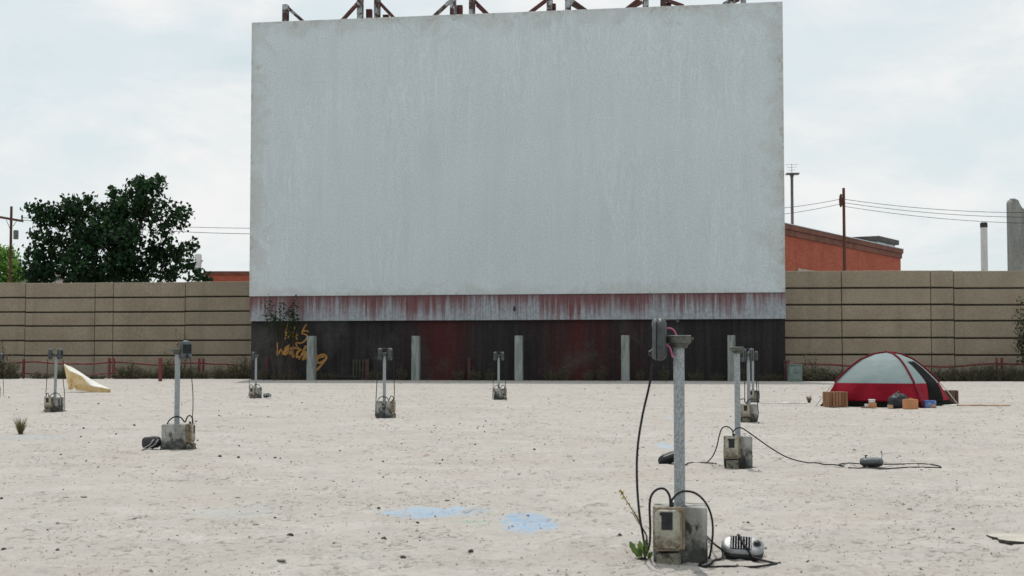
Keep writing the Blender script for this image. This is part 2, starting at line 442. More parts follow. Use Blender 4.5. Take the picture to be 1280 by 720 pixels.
def ground_height(x, y, want_edge=False):
    x = np.asarray(x, float); y = np.asarray(y, float)
    w = vnoise(x * 1.3, y * 1.3, 9) - .5
    big = vnoise(x * .45, y * .45, 1) - .5
    m1 = vnoise(x * 1.9 + w, y * 2.3 + w, 2)
    m2 = vnoise(x * 5.1 + w * 2, y * 6.0, 3)
    m3 = vnoise(x * 13.0, y * 14.0, 4)
    rid = 1 - np.abs(2 * vnoise(x * 3.1 + w * 2, y * 3.6, 5) - 1)
    crust = np.clip((vnoise(x * 7.0 + 3 * w, y * 8.0, 6) - .55) * 5, 0, 1) * np.clip((m1 - .45) * 4, 0, 1)
    hgt = big * .014 + (m1 - .5) * .012 + (m2 - .5) * .011 + (m3 - .5) * .008 + rid ** 4 * .007 + crust * .009 + np.clip(vnoise(x * 22, y * 17, 8) - .72, 0, 1) * .035
    def terrace(v, step):
        q = v / step; f = q - np.floor(q)
        return (np.floor(q) + np.clip((f - .38) / .24, 0, 1)) * step
    t1 = vnoise(x * 1.1 + 2 * w, y * 1.5 + w, 11) * .6 + vnoise(x * 4.3, y * 4.9, 12) * .4 + .15 * vnoise(x * 15, y * 15, 14)
    t2 = vnoise(x * 3.3 + w, y * 3.9, 13) * .6 + vnoise(x * 9.5, y * 10.5, 15) * .45
    msk = np.clip((vnoise(x * .8, y * .8, 16) - .3) * 4, 0, 1)
    t3 = vnoise(x * 8.0 + 2 * w, y * 9.0, 23) * .6 + vnoise(x * 19.0, y * 21.0, 24) * .45
    hgt = hgt * .7 + terrace(t1, .17) * .026 + terrace(t2, .2) * .030 * msk + terrace(t3, .25) * .014 - .036
    fade = np.clip(1.15 - y / 60.0, 0.15, 1)
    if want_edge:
        def lip_shade(v, step, w_):
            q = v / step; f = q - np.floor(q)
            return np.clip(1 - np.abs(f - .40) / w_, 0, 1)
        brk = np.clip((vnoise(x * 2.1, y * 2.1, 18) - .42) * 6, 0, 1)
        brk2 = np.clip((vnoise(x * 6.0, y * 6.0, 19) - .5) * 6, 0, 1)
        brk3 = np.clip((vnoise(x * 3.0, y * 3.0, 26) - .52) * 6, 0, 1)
        return np.maximum(np.maximum(lip_shade(t1, .17, .10) * brk, lip_shade(t2, .2, .15) * brk2 * msk), lip_shade(t3, .25, .2) * brk3)
    return (hgt - .004) * fade

def gh(x, y): return float(ground_height(np.array([x]), np.array([y]))[0])

def chalk(n, co, col, px, py, wpx, hpx, color, amt, thr=(.25, .9)):
    c = G(px, py); rx = wpx / 2 * c.y / FPX; ry = abs(G(px, py - hpx / 2).y - G(px, py + hpx / 2).y) / 2
    m = n.mapping(co, (1 / rx, 1 / ry, 0), (-c.x / rx, -c.y / ry, 0))
    ln = n.n('ShaderNodeVectorMath', operation='LENGTH'); n.link(m, ln.inputs[0])
    nz = n.noise(n.mapping(co, (1.6, .7, 1)), 3.2, 6, .65)
    d = n.math('SUBTRACT', n.math('ADD', n.math('SUBTRACT', 1.0, ln.outputs['Value']), n.math('MULTIPLY', nz, 1.6)), .55)
    f2 = n.noise(co, 22, 4, .7)
    f3 = n.noise(n.mapping(co, (2.2, .6, 1), (5, 2, 0)), 7, 5, .75)
    f = n.math('MULTIPLY', n.math('MULTIPLY', n.rng(d, *thr), n.rng(f2, .3, .6, .3, 1)), n.rng(f3, .34, .55, .25, 1))
    lim = n.rng(ln.outputs['Value'], .9, 1.25, 1, 0)
    return n.mix(n.math('MULTIPLY', n.math('MULTIPLY', f, lim), amt), col, color)

def ground_mat():
    n = NT('pale_lot_ground'); co = n.coord()
    a = n.noise(co, .30, 6, .6)
    col = n.mix(n.rng(a, .3, .7), (.385, .360, .328), (.428, .406, .374))
    b = n.noise(co, 1.4, 8, .68, .5)
    col = n.mix(n.rng(b, .44, .72, 0, .7), col, (.48, .462, .432))
    p = n.noise(n.mapping(co, (1, 1, 1), (7, 3, 0)), .8, 5, .6)
    col = n.mix(n.rng(p, .50, .75, 0, .5), col, (.385, .325, .275))
    gy = n.noise(n.mapping(co, (1, 1, 1), (17, 23, 0)), 2.0, 6, .65)
    col = n.mix(n.rng(gy, .52, .75, 0, .5), col, (.325, .325, .325))
    g0 = n.noise(n.mapping(co, (1, .5, 1), (3, 13, 0)), 9.0, 6, .8)
    col = n.mix(n.rng(g0, .50, .70, 0, .55), col, (.27, .25, .225))
    g1 = n.noise(n.mapping(co, (1.6, .55, 1), (5, 19, 0)), 4.5, 7, .8)
    col = n.mix(n.rng(g1, .54, .70, 0, .6), col, (.52, .505, .475))
    g2 = n.noise(n.mapping(co, (2.2, .5, 1), (8, 29, 0)), 7.0, 5, .8)
    col = n.mix(n.rng(g2, .60, .68, 0, .6), col, (.20, .18, .155))
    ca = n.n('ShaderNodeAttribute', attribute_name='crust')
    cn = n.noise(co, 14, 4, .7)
    col = n.mix(n.math('MULTIPLY', n.rng(n.math('MULTIPLY', ca.outputs['Fac'], n.rng(cn, .35, .6, .3, 1)), .15, .8), .72), col, (.19, .17, .145))  # shade along the crust ledges, painted into the ground colour
    # pits, cracks and specks
    c1 = n.noise(co, 5.5, 7, .7, .9)
    cr = n.rng(n.math('ABSOLUTE', n.math('SUBTRACT', c1, .5)), .0, .018, 1, 0)
    cm = n.rng(n.noise(n.mapping(co, (1, 1, 1), (4, 9, 0)), 1.1, 4), .50, .64)
    col = n.mix(n.math('MULTIPLY', n.math('MULTIPLY', cr, cm), .55), col, (.17, .15, .13))
    pit = n.noise(co, 19, 5, .72)
    col = n.mix(n.rng(pit, .60, .74, 0, .6), col, (.25, .225, .195))
    lt = n.noise(n.mapping(co, (1, 1, 1), (2, 6, 0)), 26, 4, .7)
    col = n.mix(n.rng(lt, .58, .72, 0, .5), col, (.55, .53, .50))
    vd = n.voronoi(co, 9.0); vc = n.voronoi(co, 9.0, out='Color')
    vr = n.sep(vc)[0]
    sp = n.math('MULTIPLY', n.rng(vd, .09, .15, 1, 0), n.rng(vr, .80, .84))
    col = n.mix(n.math('MULTIPLY', sp, .75), col, (.10, .09, .08))
    vd2 = n.voronoi(n.mapping(co, (1, 1, 1), (3, 1, 0)), 2.3); vr2 = n.sep(n.voronoi(n.mapping(co, (1, 1, 1), (3, 1, 0)), 2.3, out='Color'))[1]
    sp2 = n.math('MULTIPLY', n.rng(n.math('ADD', vd2, n.math('MULTIPLY', pit, .1)), .09, .14, 1, 0), n.rng(vr2, .72, .75))
    col = n.mix(n.math('MULTIPLY', sp2, .5), col, (.17, .15, .13))
    blue = (.30, .43, .56)
    col = chalk(n, co, col, 540, 640, 140, 14, blue, .95, (.1, .75))
    col = chalk(n, co, col, 661, 652, 76, 25, (.27, .40, .55), .95, (.05, .6))
    col = chalk(n, co, col, 40, 546, 110, 8, (.34, .42, .50), .55)
    col = chalk(n, co, col, 832, 557, 42, 7, (.34, .46, .60), .7)
    col = chalk(n, co, col, 838, 522, 30, 4, (.38, .46, .54), .5)
    col = chalk(n, co, col, 300, 640, 130, 26, (.36, .43, .46), .3)
    col = chalk(n, co, col, 600, 651, 90, 4, (.18, .36, .24), .45)
    col = n.mix(1.0, col, (.955, .955, .965), 'MULTIPLY')
    h = n.math('ADD', n.math('MULTIPLY', pit, .5), n.math('MULTIPLY', b, 1.0))
    h2 = n.noise(co, 60, 3, .7)
    bn = n.bump(h2, .35, .004, n.bump(h, .55, .02))
    return n.finish(col, .95, 0, bn, .12)

def build_ground():
    rows = [-6, -4, -2, -.5, .8, 2, 3]
    d = 256.0 + 60
    # rows get denser towards the near part of the lot
    y = 3.6
    while y < 62:
        rows.append(y); y += max(.012, y * y / FPX * .62)
    rows += [62.5, 66, 70, 75, 80, 90, 100, 120, 150, 200, 300, 500, 900, 1600, 3000]
    rows = np.array(rows)
    u = np.concatenate([np.linspace(-1.6, -.42, 60), np.linspace(-.415, .415, 760), np.linspace(.42, 1.6, 60)])
    R, U = np.meshgrid(rows, u, indexing='ij')
    Xs = U * (np.maximum(R, 0) + 3.0 + np.maximum(0, -R) * .8)
    jit = (vnoise(U * 900, R * 31, 21) - .5)
    Z = ground_height(Xs, R)
    Z[R > 60] = np.minimum(Z[R > 60], 0) - .002
    nr, nc = R.shape
    co = np.stack([Xs, R, Z], -1).reshape(-1, 3)
    idx = np.arange(nr * nc).reshape(nr, nc)
    q = np.stack([idx[:-1, :-1], idx[:-1, 1:], idx[1:, 1:], idx[1:, :-1]], -1).reshape(-1, 4)
    me = bpy.data.meshes.new('ground')
    me.vertices.add(len(co)); me.vertices.foreach_set('co', co.ravel())
    me.loops.add(len(q) * 4); me.loops.foreach_set('vertex_index', q.ravel().astype(np.int32))
    me.polygons.add(len(q)); me.polygons.foreach_set('loop_start', np.arange(0, len(q) * 4, 4, dtype=np.int32))
    me.update(calc_edges=True); me.validate()
    me.polygons.foreach_set('use_smooth', np.ones(len(me.polygons), bool))
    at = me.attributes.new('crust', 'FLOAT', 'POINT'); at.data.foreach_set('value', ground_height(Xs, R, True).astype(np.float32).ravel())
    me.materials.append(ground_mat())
    o = bpy.data.objects.new('ground', me); COL.objects.link(o)
    o['kind'] = 'structure'
    return o
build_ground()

def on_ground(px, py):
    g = G(px, py)
    return Vector((g.x, g.y, gh(g.x, g.y)))

# ------------------------------------------------------------------ the movie screen
A0 = G(310.5, 474.7); B0 = G(982.8, 476.3)
ctr = (A0 + B0) / 2
W = (B0 - A0).length
srz = math.atan2(B0.y - A0.y, B0.x - A0.x)
screen = thing('movie_screen', 'huge pale grey drive-in screen with a rust streaked band and dark boarded base', 'movie screen', (ctr.x, ctr.y, 0), srz)
SM = root_matrix(screen); SI = SM.inverted()
def on_screen(px, py, yl=0.0):
    """point of the screen plane (local y = yl) seen at a pixel, in the screen's own frame"""
    o = SI @ Vector((0, 0, CAMZ)); d = SI.to_3x3() @ ray(px, py)
    return o + d * ((yl - o.y) / d.y)
ZT = (on_screen(314, 28).z + on_screen(978, 2).z) / 2
ZB = (on_screen(312, 370).z + on_screen(982, 366).z) / 2
ZL = (on_screen(311, 402, .08).z + on_screen(982, 398, .08).z) / 2
b = MB(); b.box((-W / 2, 0, ZB), (W / 2, .35, ZT), bev=.012, seg=1)
b.build('screen_panel', screen_mat(W, ZB, ZT), screen)
b = MB(); b.box((-W / 2 - .01, .07, ZL), (W / 2 + .01, .45, ZB - .003), bev=.01, seg=1)
b.build('lower_band', band_mat(ZL, ZB), screen)
b = MB(); b.box((-W / 2 + .02, .28, -.1), (W / 2 - .02, .6, ZL - .003))
b.build('base_wall', basewall_mat(), screen)
# small torn hole in the band
p = on_screen(643, 386, .066)
b = MB(); b.lathe([(.07, 0), (.05, .004)], 7, M=Matrix.Translation(p) @ Matrix.Rotation(PI / 2, 4, 'X') @ Matrix.Diagonal((1, 2, 1, 1)))
b.build('hole', M['spk_dark'], screen)
# graffiti
def gz(zx, zy): return on_screen(340 + zx / 9.6, 395 + zy / 9.6, .272)
strokes = [
 [(190, 82), (186, 120), (178, 150), (170, 195), (152, 288)],
 [(163, 200), (185, 182), (218, 188), (212, 225), (196, 272)],
 [(232, 170), (222, 205), (230, 235), (262, 205)], [(258, 180), (248, 240), (275, 262), (292, 235)], [(285, 125), (262, 160)],
 [(312, 200), (296, 250), (300, 285)],
 [(415, 98), (392, 130), (372, 170), (356, 212)], [(358, 190), (392, 178), (428, 182), (432, 198)],
 [(356, 212), (392, 218), (420, 240), (408, 280), (375, 312), (335, 326), (292, 322), (300, 372)],
 [(66, 318), (64, 380), (66, 462), (82, 442), (108, 400), (120, 428), (130, 458), (158, 402), (176, 372)],
 [(216, 345), (182, 368), (160, 392), (190, 394), (216, 374)], [(182, 412), (152, 440), (156, 462), (190, 440), (206, 410), (212, 462)],
 [(250, 362), (262, 372)], [(212, 398), (262, 384), (330, 388)], [(252, 398), (248, 450), (258, 500)], [(222, 420), (238, 470)],
 [(342, 402), (312, 430), (294, 468), (302, 494), (326, 480)], [(352, 392), (345, 412)],
 [(408, 355), (385, 402), (355, 465), (322, 524)], [(352, 470), (378, 442), (402, 436), (394, 474), (370, 530)],
 [(420, 440), (408, 500), (425, 520)], [(436, 452), (432, 520), (448, 470), (470, 462), (472, 525)], [(500, 460), (492, 520)],
 [(528, 440), (532, 500), (527, 548)],
 [(532, 508), (565, 475), (610, 462), (645, 480), (648, 512), (615, 542), (572, 562), (540, 552), (552, 512), (590, 492), (622, 490)],
 [(648, 512), (622, 552), (580, 602), (526, 656)],
]
b = MB()
for si, s in enumerate(strokes):
    pts = smooth_path([gz(*q) for q in s], 6)
    yo = -.0012 * (si % 6)
    hw = .066
    vs = []
    for i, q in enumerate(pts):
        t = (pts[min(i + 1, len(pts) - 1)] - pts[max(i - 1, 0)]).normalized()
        nn = Vector((-t.z, 0, t.x))
        w = hw * (.75 + .5 * mnoise.noise(q * 1.7 + Vector((si, 0, 0)))) * (.7 if i in (0, len(pts) - 1) else 1)
        off = Vector((0, yo, 0))
        vs += [q + nn * w + off, q - nn * w + off]
    b.add(vs, [(2 * i, 2 * i + 1, 2 * i + 3, 2 * i + 2) for i in range(len(pts) - 1)])
o = b.build('graffiti', M['spray'], screen); o['label'] = 'orange sprayed words on the dark base'
# steel frames rising behind the top edge
def sx(px, py): return on_screen(px, py, .75)
frames = [(357, 6, [(359, 9, 379, 27)], None), (450.3, -6, [(448, 3, 429, 24)], (459.5, 10)), (471.6, -6, [(474, 3, 492, 22)], (480.5, 17)),
          (566.3, -8, [(563, 1, 545, 18)], (573, 5)), (590, -8, [(593, 1, 608, 16), (596, 6, 604, 14)], None), (687, -9, [(683, 0, 664, 14.5)], (690, 3)),
          (710, -9, [(714, 0, 731, 12), (713, 4, 728, 13)], None), (807, -10, [(799, -1, 786, 9), (803, 2, 792, 8)], None), (829, -10, [(833, 0, 850, 6)], (835, 2)), (929, -12, [(919, -3, 907, 4), (924, -1, 914, 3)], None), (335, -30, [], None), (951, -30, [], None)]
for i, (px, pt, diags, stub) in enumerate(frames[:10]):
    b = MB()
    top = sx(px, pt); 
    x = top.x; w = .27
    # H-section post running down the back of the screen
    b.box((x - w / 2, .62, 0), (x + w / 2, .66, top.z)); b.box((x - w / 2, .88, 0), (x + w / 2, .92, top.z)); b.box((x - .025, .66, 0), (x + .025, .88, top.z))
    for (x0, y0, x1, y1) in diags:
        p0 = sx(x0, y0); p1 = sx(x1, y1); k = p1 + (p1 - p0) * .25
        b.bar((p0.x, .78, p0.z), (k.x, .78, k.z), .16, .16, 1 if i % 3 else 0)
    if stub:
        s = sx(*stub)
        b.box((s.x - .14, .95, ZT - 2.5), (s.x + .14, 1.2, s.z), 1)
    # raking leg to the ground behind
    if x < 9:
        b.bar((x, .95, ZT - .6), (x, 3.4, 0), .18, .18, 0)
        for zz in (4.5, 9, 13): b.bar((x, .92, zz), (x, .95 + 2.45 * (1 - zz / (ZT - .6)), zz), .1, .1, 1)
    b.build('support_frame', [M['rust_steel'], M['red_steel']], screen)
b = MB()
for zz in (3.5, 8.0, 12.5, 16.6): b.box((-W / 2 + .4, .36, zz - .1), (W / 2 - .4, .61, zz + .1))
b.build('rear_girt', M['red_steel'], screen)

# concrete posts standing in front of the dark base
cp = []
names = ['weathered concrete post standing in front of the orange graffiti', 'weathered concrete post standing at the left end of the red stained boards', 'weathered concrete post under the middle of the screen',
         'weathered concrete post standing behind the speaker hung on the nearest post', 'rightmost weathered concrete post below the screen, half hidden behind a speaker post']
for i, (xa, xb, yt) in enumerate([(384.2, 394.8, 420), (514.8, 525, 420), (643.2, 654, 419.5), (776.3, 787.2, 419), (909, 920, 419)]):
    l0 = on_screen((xa + xb) / 2, 450, -.55)
    wv = .92 * abs(on_screen(xb, 450, -.55).x - on_screen(xa, 450, -.55).x)
    zt = on_screen(xa, yt, -.55).z
    wp = SM @ Vector((l0.x, -.55, 0))
    b = MB(); 
    bm = bmesh.new(); bmesh.ops.create_cube(bm, size=1)
    for v in bm.verts:
        v.co = Vector((v.co.x * wv * (1.0 if v.co.z < 0 else .97), v.co.y * wv, (v.co.z + .5) * (zt + .1) - .1))
    bmesh.ops.subdivide_edges(bm, edges=bm.edges[:], cuts=5, use_grid_fill=True)
    bmesh.ops.bevel(bm, geom=[e for e in bm.edges if e.calc_face_angle(0) > 1], offset=.02, segments=2, affect='EDGES')
    for v in bm.verts: v.co += mnoise.noise_vector(v.co * 3 + Vector((i * 5, 0, 0))) * .006
    b.bm(bm)
    o = b.build('concrete_post', M['conc_post']); o.location = wp; o.rotation_euler = (0, 0, srz + rnd.uniform(-.05, .05))
    tag(o, names[i], 'post', 'concrete posts in front of the screen base')

# pallet, red board, low bench by the base wall
w0 = SM @ on_screen(449, 473, .1); w0.z = 0
t = thing('wooden_pallet', 'grey wooden pallet leaning upright against the dark base wall', 'pallet', w0, srz)
b = MB()
for k in range(5): b.box((-.36 + k * .16, -.03, 0.02), (-.25 + k * .16, -.005, 1.02), bev=.006, seg=1)
b.build('slats', M['plank'], t)
for zz in (.08, .5, .92):
    b = MB(); b.box((-.38, 0, zz - .05), (.42, .09, zz + .05)); b.build('bearer', M['plank'], t)
t.rotation_euler = (math.radians(-6), 0, srz)
w0 = SM @ on_screen(458.5, 473, .02); w0.z = 0
b = MB(); b.box((-.1, -.02, 0), (.1, .02, 1.03), bev=.006, seg=1); b.box((-.1, .021, .3), (.1, .06, .38)); b.box((-.1, .021, .75), (.1, .06, .83))
o = b.build('red_board', M['redboard']); o.location = w0; o.rotation_euler = (math.radians(-5), 0, srz)
tag(o, 'faded red board leaning beside the grey pallet', 'board')
w0 = SM @ on_screen(432, 473, -.1); w0.z = 0
t = thing('low_bench', 'low grey plank bench in the shade left of the pallet', 'bench', w0, srz)
b = MB(); b.box((-.62, -.12, .13), (.62, .12, .17), bev=.005, seg=1); b.build('seat', M['plank'], t)
for s in (-.45, 0.1, .5):
    b = MB(); b.box((s - .03, -.1, 0), (s + .03, .1, .129)); b.build('leg', M['plank'], t)
for (px, h, lab) in ((333.5, 1.1, 'short rust red steel post against the dark base near the left edge of the screen'), (586.5, 1.1, 'short rust red steel post against the dark base right of the red stained boards'), (982, .95, 'short rust red steel post at the right end of the screen base')):
    w0 = SM @ on_screen(px, 473, .1); w0.z = 0
    b = MB(); b.box((-.08, -.04, -.05), (.08, -.028, h)); b.box((-.08, .028, -.05), (.08, .04, h)); b.box((-.012, -.028, -.05), (.012, .028, h))
    o = b.build('steel_post', M['redboard']); o.location = w0; o.rotation_euler = (0, 0, srz)
    tag(o, lab, 'post', 'red steel posts at the screen base')

# ------------------------------------------------------------------ precast concrete walls
WH = 5.25
def line_at(px, a, d):
    r = ray(px, 400); rx, ry = r.x, r.y
    # a + d*t = r*s
    det = -d.x * ry + d.y * rx
    t = (a.x * ry - a.y * rx) / det
    return t
def make_wall(label, p0, p1, joints, t0, t1, zrows):
    a = Vector((p0.x, p0.y, 0)); d = Vector((p1.x - p0.x, p1.y - p0.y, 0)).normalized()
    rz = math.atan2(d.y, d.x)
    root = thing('concrete_wall', label, 'wall', a, rz)
    ts = sorted([t0] + [line_at(j, a, d) for j in joints] + [t1])
    r2 = random.Random(5)
    for i in range(len(ts) - 1):
        b = MB()
        x0, x1 = ts[i] + .012, ts[i + 1] - .012
        if x1 - x0 < .05: continue
        tilt = r2.uniform(-.012, .012); oz = r2.uniform(-.02, .02); yo = r2.uniform(0, .03)
        for k in range(len(zrows) - 1):
            z0 = zrows[k] + (.04 if k else -.2) + oz * (1 if k else 0); z1 = zrows[k + 1] - (.04 if k < len(zrows) - 2 else 0) + oz
            y = yo + r2.uniform(0, .02)
            vs = []
            Mx = Matrix.Rotation(tilt * .3, 4, 'Y')
            b.box((x0, y, z0), (x1, .28, z1), bev=.034, seg=2)
        b.box((x0 + .01, .12, 0), (x1 - .01, .22, zrows[-1] - .1), 1)
        b.build('panel', [M['wall'], M['groove']], root)
    b = MB(); b.box((t0, .12, -.1), (t1, .2, zrows[-1] - .15)); b.build('backing', M['groove'], root)
    return root, a, d
zr = [0, 1.22, 2.03, 2.86, 3.62, 4.42, WH]
LA = P(310, 352, 77.5); LB = P(0, 354, 79.0)
left_wall, la, ld = make_wall('long tan wall of stacked concrete planks left of the screen, behind the leafy tree side', LB, LA, [-260, -170, -148, -60, 31, 118, 141, 231, 320, 405], -24, 30, zr)
left_wall['label'] = 'long tan wall of stacked concrete planks left of the screen'
RA = P(984, 339, 68.4); RB = P(1280, 338, 67.8)
right_wall, ra, rd = make_wall('long tan wall of stacked concrete planks right of the screen', RA, RB, [1052.5, 1164, 1193, 1304, 1415, 1444, 1556], -.25, 34, zr)

# ------------------------------------------------------------------ red pipe rails
def wavy_rail(root, pts, r=.045, seed=0):
    pp = []
    for i, p in enumerate(pts): pp.append(Vector(p))
    path = smooth_path(pp, 10)
    path = [q + Vector((0, 0, mnoise.noise(q * .9 + Vector((seed, 0, 0))) * .07)) for q in path]
    b = MB(); b.tube(path, r, 8); return b.build('rail', M['red_pipe'], root, world=True)
def pipe_post(root, p, h, w=.12):
    b = MB(); b.box((p.x - w / 2, p.y - .05, -.1), (p.x + w / 2, p.y - .035, h)); b.box((p.x - w / 2, p.y + .035, -.1), (p.x + w / 2, p.y + .05, h)); b.box((p.x - .03, p.y - .035, -.1), (p.x + .03, p.y + .035, h))
    return b.build('post', M['red_pipe'], root, world=True)
t = thing('pipe_fence', 'low red pipe fence with wavy rails along the left wall', 'fence', (0, 0, 0))
YF = 75.0
tops = [(-120, 453), (-60, 451.5), (0, 454.5), (30, 452.2), (75, 455), (105, 455), (138, 452.6), (172, 454), (200, 456.5), (232, 454), (251, 453.8), (280, 455), (308, 457.5), (330, 457.5)]
bots = [(-120, 467), (-60, 468), (0, 468.5), (30, 466.5), (70, 469), (110, 469), (138, 466.5), (170, 467.5), (200, 468.5), (240, 467.5), (280, 467), (310, 469), (330, 469)]
wavy_rail(t, [P(x, y, YF) for x, y in tops], seed=1)
wavy_rail(t, [P(x, y, YF) for x, y in bots], .035, seed=4)
for px, top in ((-62, 449), (29.5, 449), (136.5, 447.5), (142, 447.5), (249, 448), (254, 448)):
    p = P(px, 460, YF - .12); pipe_post(t, p, zpx(top, YF))
p = P(200.5, 460, 66.0)
b = MB(); w = .14
b.box((-w / 2, -.07, -.1), (w / 2, -.05, zpx(447, 66))); b.box((-w / 2, .05, -.1), (w / 2, .07, zpx(447, 66))); b.box((-.02, -.05, -.1), (.02, .05, zpx(447, 66)))
o = b.build('steel_post', M['red_pipe']); o.location = (p.x, p.y, 0)
tag(o, 'red steel post standing on the open lot in front of the left pipe fence', 'post')
t = thing('pipe_fence', 'low red pipe rail with wavy top along the right wall behind the tent', 'fence', (0, 0, 0))
YR = 66.9
tops = [(985, 455), (1000, 454), (1020, 455.5), (1055, 457.5), (1100, 455.5), (1140, 456), (1185, 457.8), (1215, 455.5), (1247, 454), (1280, 454.5), (1330, 456), (1400, 454)]
wavy_rail(t, [P(x, y, YR) for x, y in tops], seed=7)
for px in (986, 1246, 1252.5, 1400):
    p = P(px, 460, YR - .12); pipe_post(t, p, zpx(447 if px > 1000 else 450, YR), .085)

# green utility cabinet
p = G(995, 476.8)
t = thing('utility_cabinet', 'green metal utility cabinet by the right end of the screen', 'cabinet', (p.x, p.y + .3, 0), -.05)
w, h = 17 * p.y / FPX, zpx(455, p.y)
b = MB(); b.box((-w / 2, -.25, 0), (w / 2, .25, h - .05), bev=.015); b.build('body', M['green_box'], t)
b = MB(); b.box((-w / 2 - .02, -.28, h - .048), (w / 2 + .02, .28, h), bev=.012); b.build('lid', M['green_box'], t)
b = MB(); b.box((-w / 2 + .05, -.262, .08), (w / 2 - .05, -.252, h - .12), bev=.004, seg=1); b.build('door', M['green_box'], t)

# ------------------------------------------------------------------ speaker posts
def make_post():
    t = empty('speaker_post')
    bm = bmesh.new(); bmesh.ops.create_cube(bm, size=1)
    for v in bm.verts: v.co = Vector((v.co.x * .262, v.co.y * .262, (v.co.z + .5) * .325 - .05))
    bmesh.ops.subdivide_edges(bm, edges=bm.edges[:], cuts=7, use_grid_fill=True)
    bmesh.ops.bevel(bm, geom=[e for e in bm.edges if e.calc_face_angle(0) > 1], offset=.007, segments=2, affect='EDGES')
    for v in bm.verts:
        v.co += mnoise.noise_vector(v.co * 14) * .0035 + mnoise.noise_vector(v.co * 40) * .0012
    b = MB(); b.bm(bm, smooth=True); b.build('base_block', M['concrete_block'], t)
    b = MB(); b.tube([(0, 0, .26), (0, 0, .5), (0, 0, .8), (0, 0, 1.075)], .0275, 20, radii=[.028, .0275, .0275, .0275]); b.build('pole', M['galv'], t)
    b = MB()
    b.lathe([(.031, 1.058), (.042, 1.059), (.044, 1.072)], 20)
    b.lathe([(.044, 1.0722), (.051, 1.073), (.051, 1.080)], 20)
    b.lathe([(.057, 1.0802), (.066, 1.083), (.067, 1.108), (.062, 1.1175)], 8, smooth=False, M=Matrix.Rotation(PI / 8, 4, 'Z'))
    b.box((.055, -.012, 1.096), (.074, .012, 1.110), bev=.003, seg=1)
    b.box((-.074, -.012, 1.096), (-.055, .012, 1.110), bev=.003, seg=1)
    b.lathe([(.066, 1.1176), (.064, 1.121)], 8, 1, smooth=False, M=Matrix.Rotation(PI / 8, 4, 'Z'))
    b.build('collar', [M['collar'], M['spk_face']], t)
    # junction box on the front left of the block
    jx = -.062
    b = MB(); b.box((jx - .070, -.175, .075), (jx + .084, -.124, .282), bev=.010, seg=3)
    jb = b.build('junction_box', [M['box_rust']], t)
    b = MB()
    # lid: chamfered plate with a raised inner plate
    def plate(x0, x1, z0, z1, ch, y0, y1, inset, mi_):
        def loop(i, y):
            c = ch
            return [(x0 + i + c, y, z0 + i), (x1 - i - c, y, z0 + i), (x1 - i, y, z0 + i + c), (x1 - i, y, z1 - i - c), (x1 - i - c, y, z1 - i), (x0 + i + c, y, z1 - i), (x0 + i, y, z1 - i - c), (x0 + i, y, z0 + i + c)]
        vs = loop(0, y0) + loop(0, (y0 + y1) / 2) + loop(inset, y1)
        fs = []
        for l in range(2):
            for k in range(8):
                k2 = (k + 1) % 8
                fs.append((l * 8 + k, l * 8 + k2, (l + 1) * 8 + k2, (l + 1) * 8 + k))
        fs.append(tuple(range(16, 24)))
        b.add(vs, fs, mi_)
    plate(jx - .072, jx + .068, .072, .284, .014, -.176, -.187, .003, 1)
    plate(jx - .063, jx + .059, .082, .272, .017, -.1872, -.199, .005, 0)
    b.build('lid', [M['box_paint'], M['box_rim']], jb)
    b = MB(); b.box((jx - .030, -.2015, .176), (jx + .024, -.1992, .262), bev=.001, seg=1); b.box((jx - .038, -.2032, .246), (jx + .024, -.2017, .260))
    b.build('name_plate', M['dark_label'], jb)
    for (xx, zz) in ((-.066, .279), (.061, .279)):
        b = MB(); b.lathe([(.005, 0), (.005, .004), (.003, .006)], 8, M=Matrix.Translation((jx + xx, -.190, zz)) @ Matrix.Rotation(PI / 2, 4, 'X'))
        b.build('screw', M['box_rust'], jb)
    bm = bmesh.new(); bmesh.ops.create_cube(bm, size=1)
    for v in bm.verts: v.co = Vector((jx + .004 + v.co.x * .116, -.165 + v.co.y * .085, .012 + v.co.z * .10))
    bmesh.ops.subdivide_edges(bm, edges=bm.edges[:], cuts=4, use_grid_fill=True)
    bmesh.ops.bevel(bm, geom=[e for e in bm.edges if e.calc_face_angle(0) > 1], offset=.006, segments=2, affect='EDGES')
    for v in bm.verts: v.co += mnoise.noise_vector(v.co * 30) * .003
    b = MB(); b.bm(bm, smooth=True); b.build('box_foot', M['box_foot'], t)
    b = MB(); b.tube([(jx + .02, -.15, .28), (jx + .02, -.15, .305)], .012, 10); b.build('cable_gland', M['spk_dark'], t)
    return t

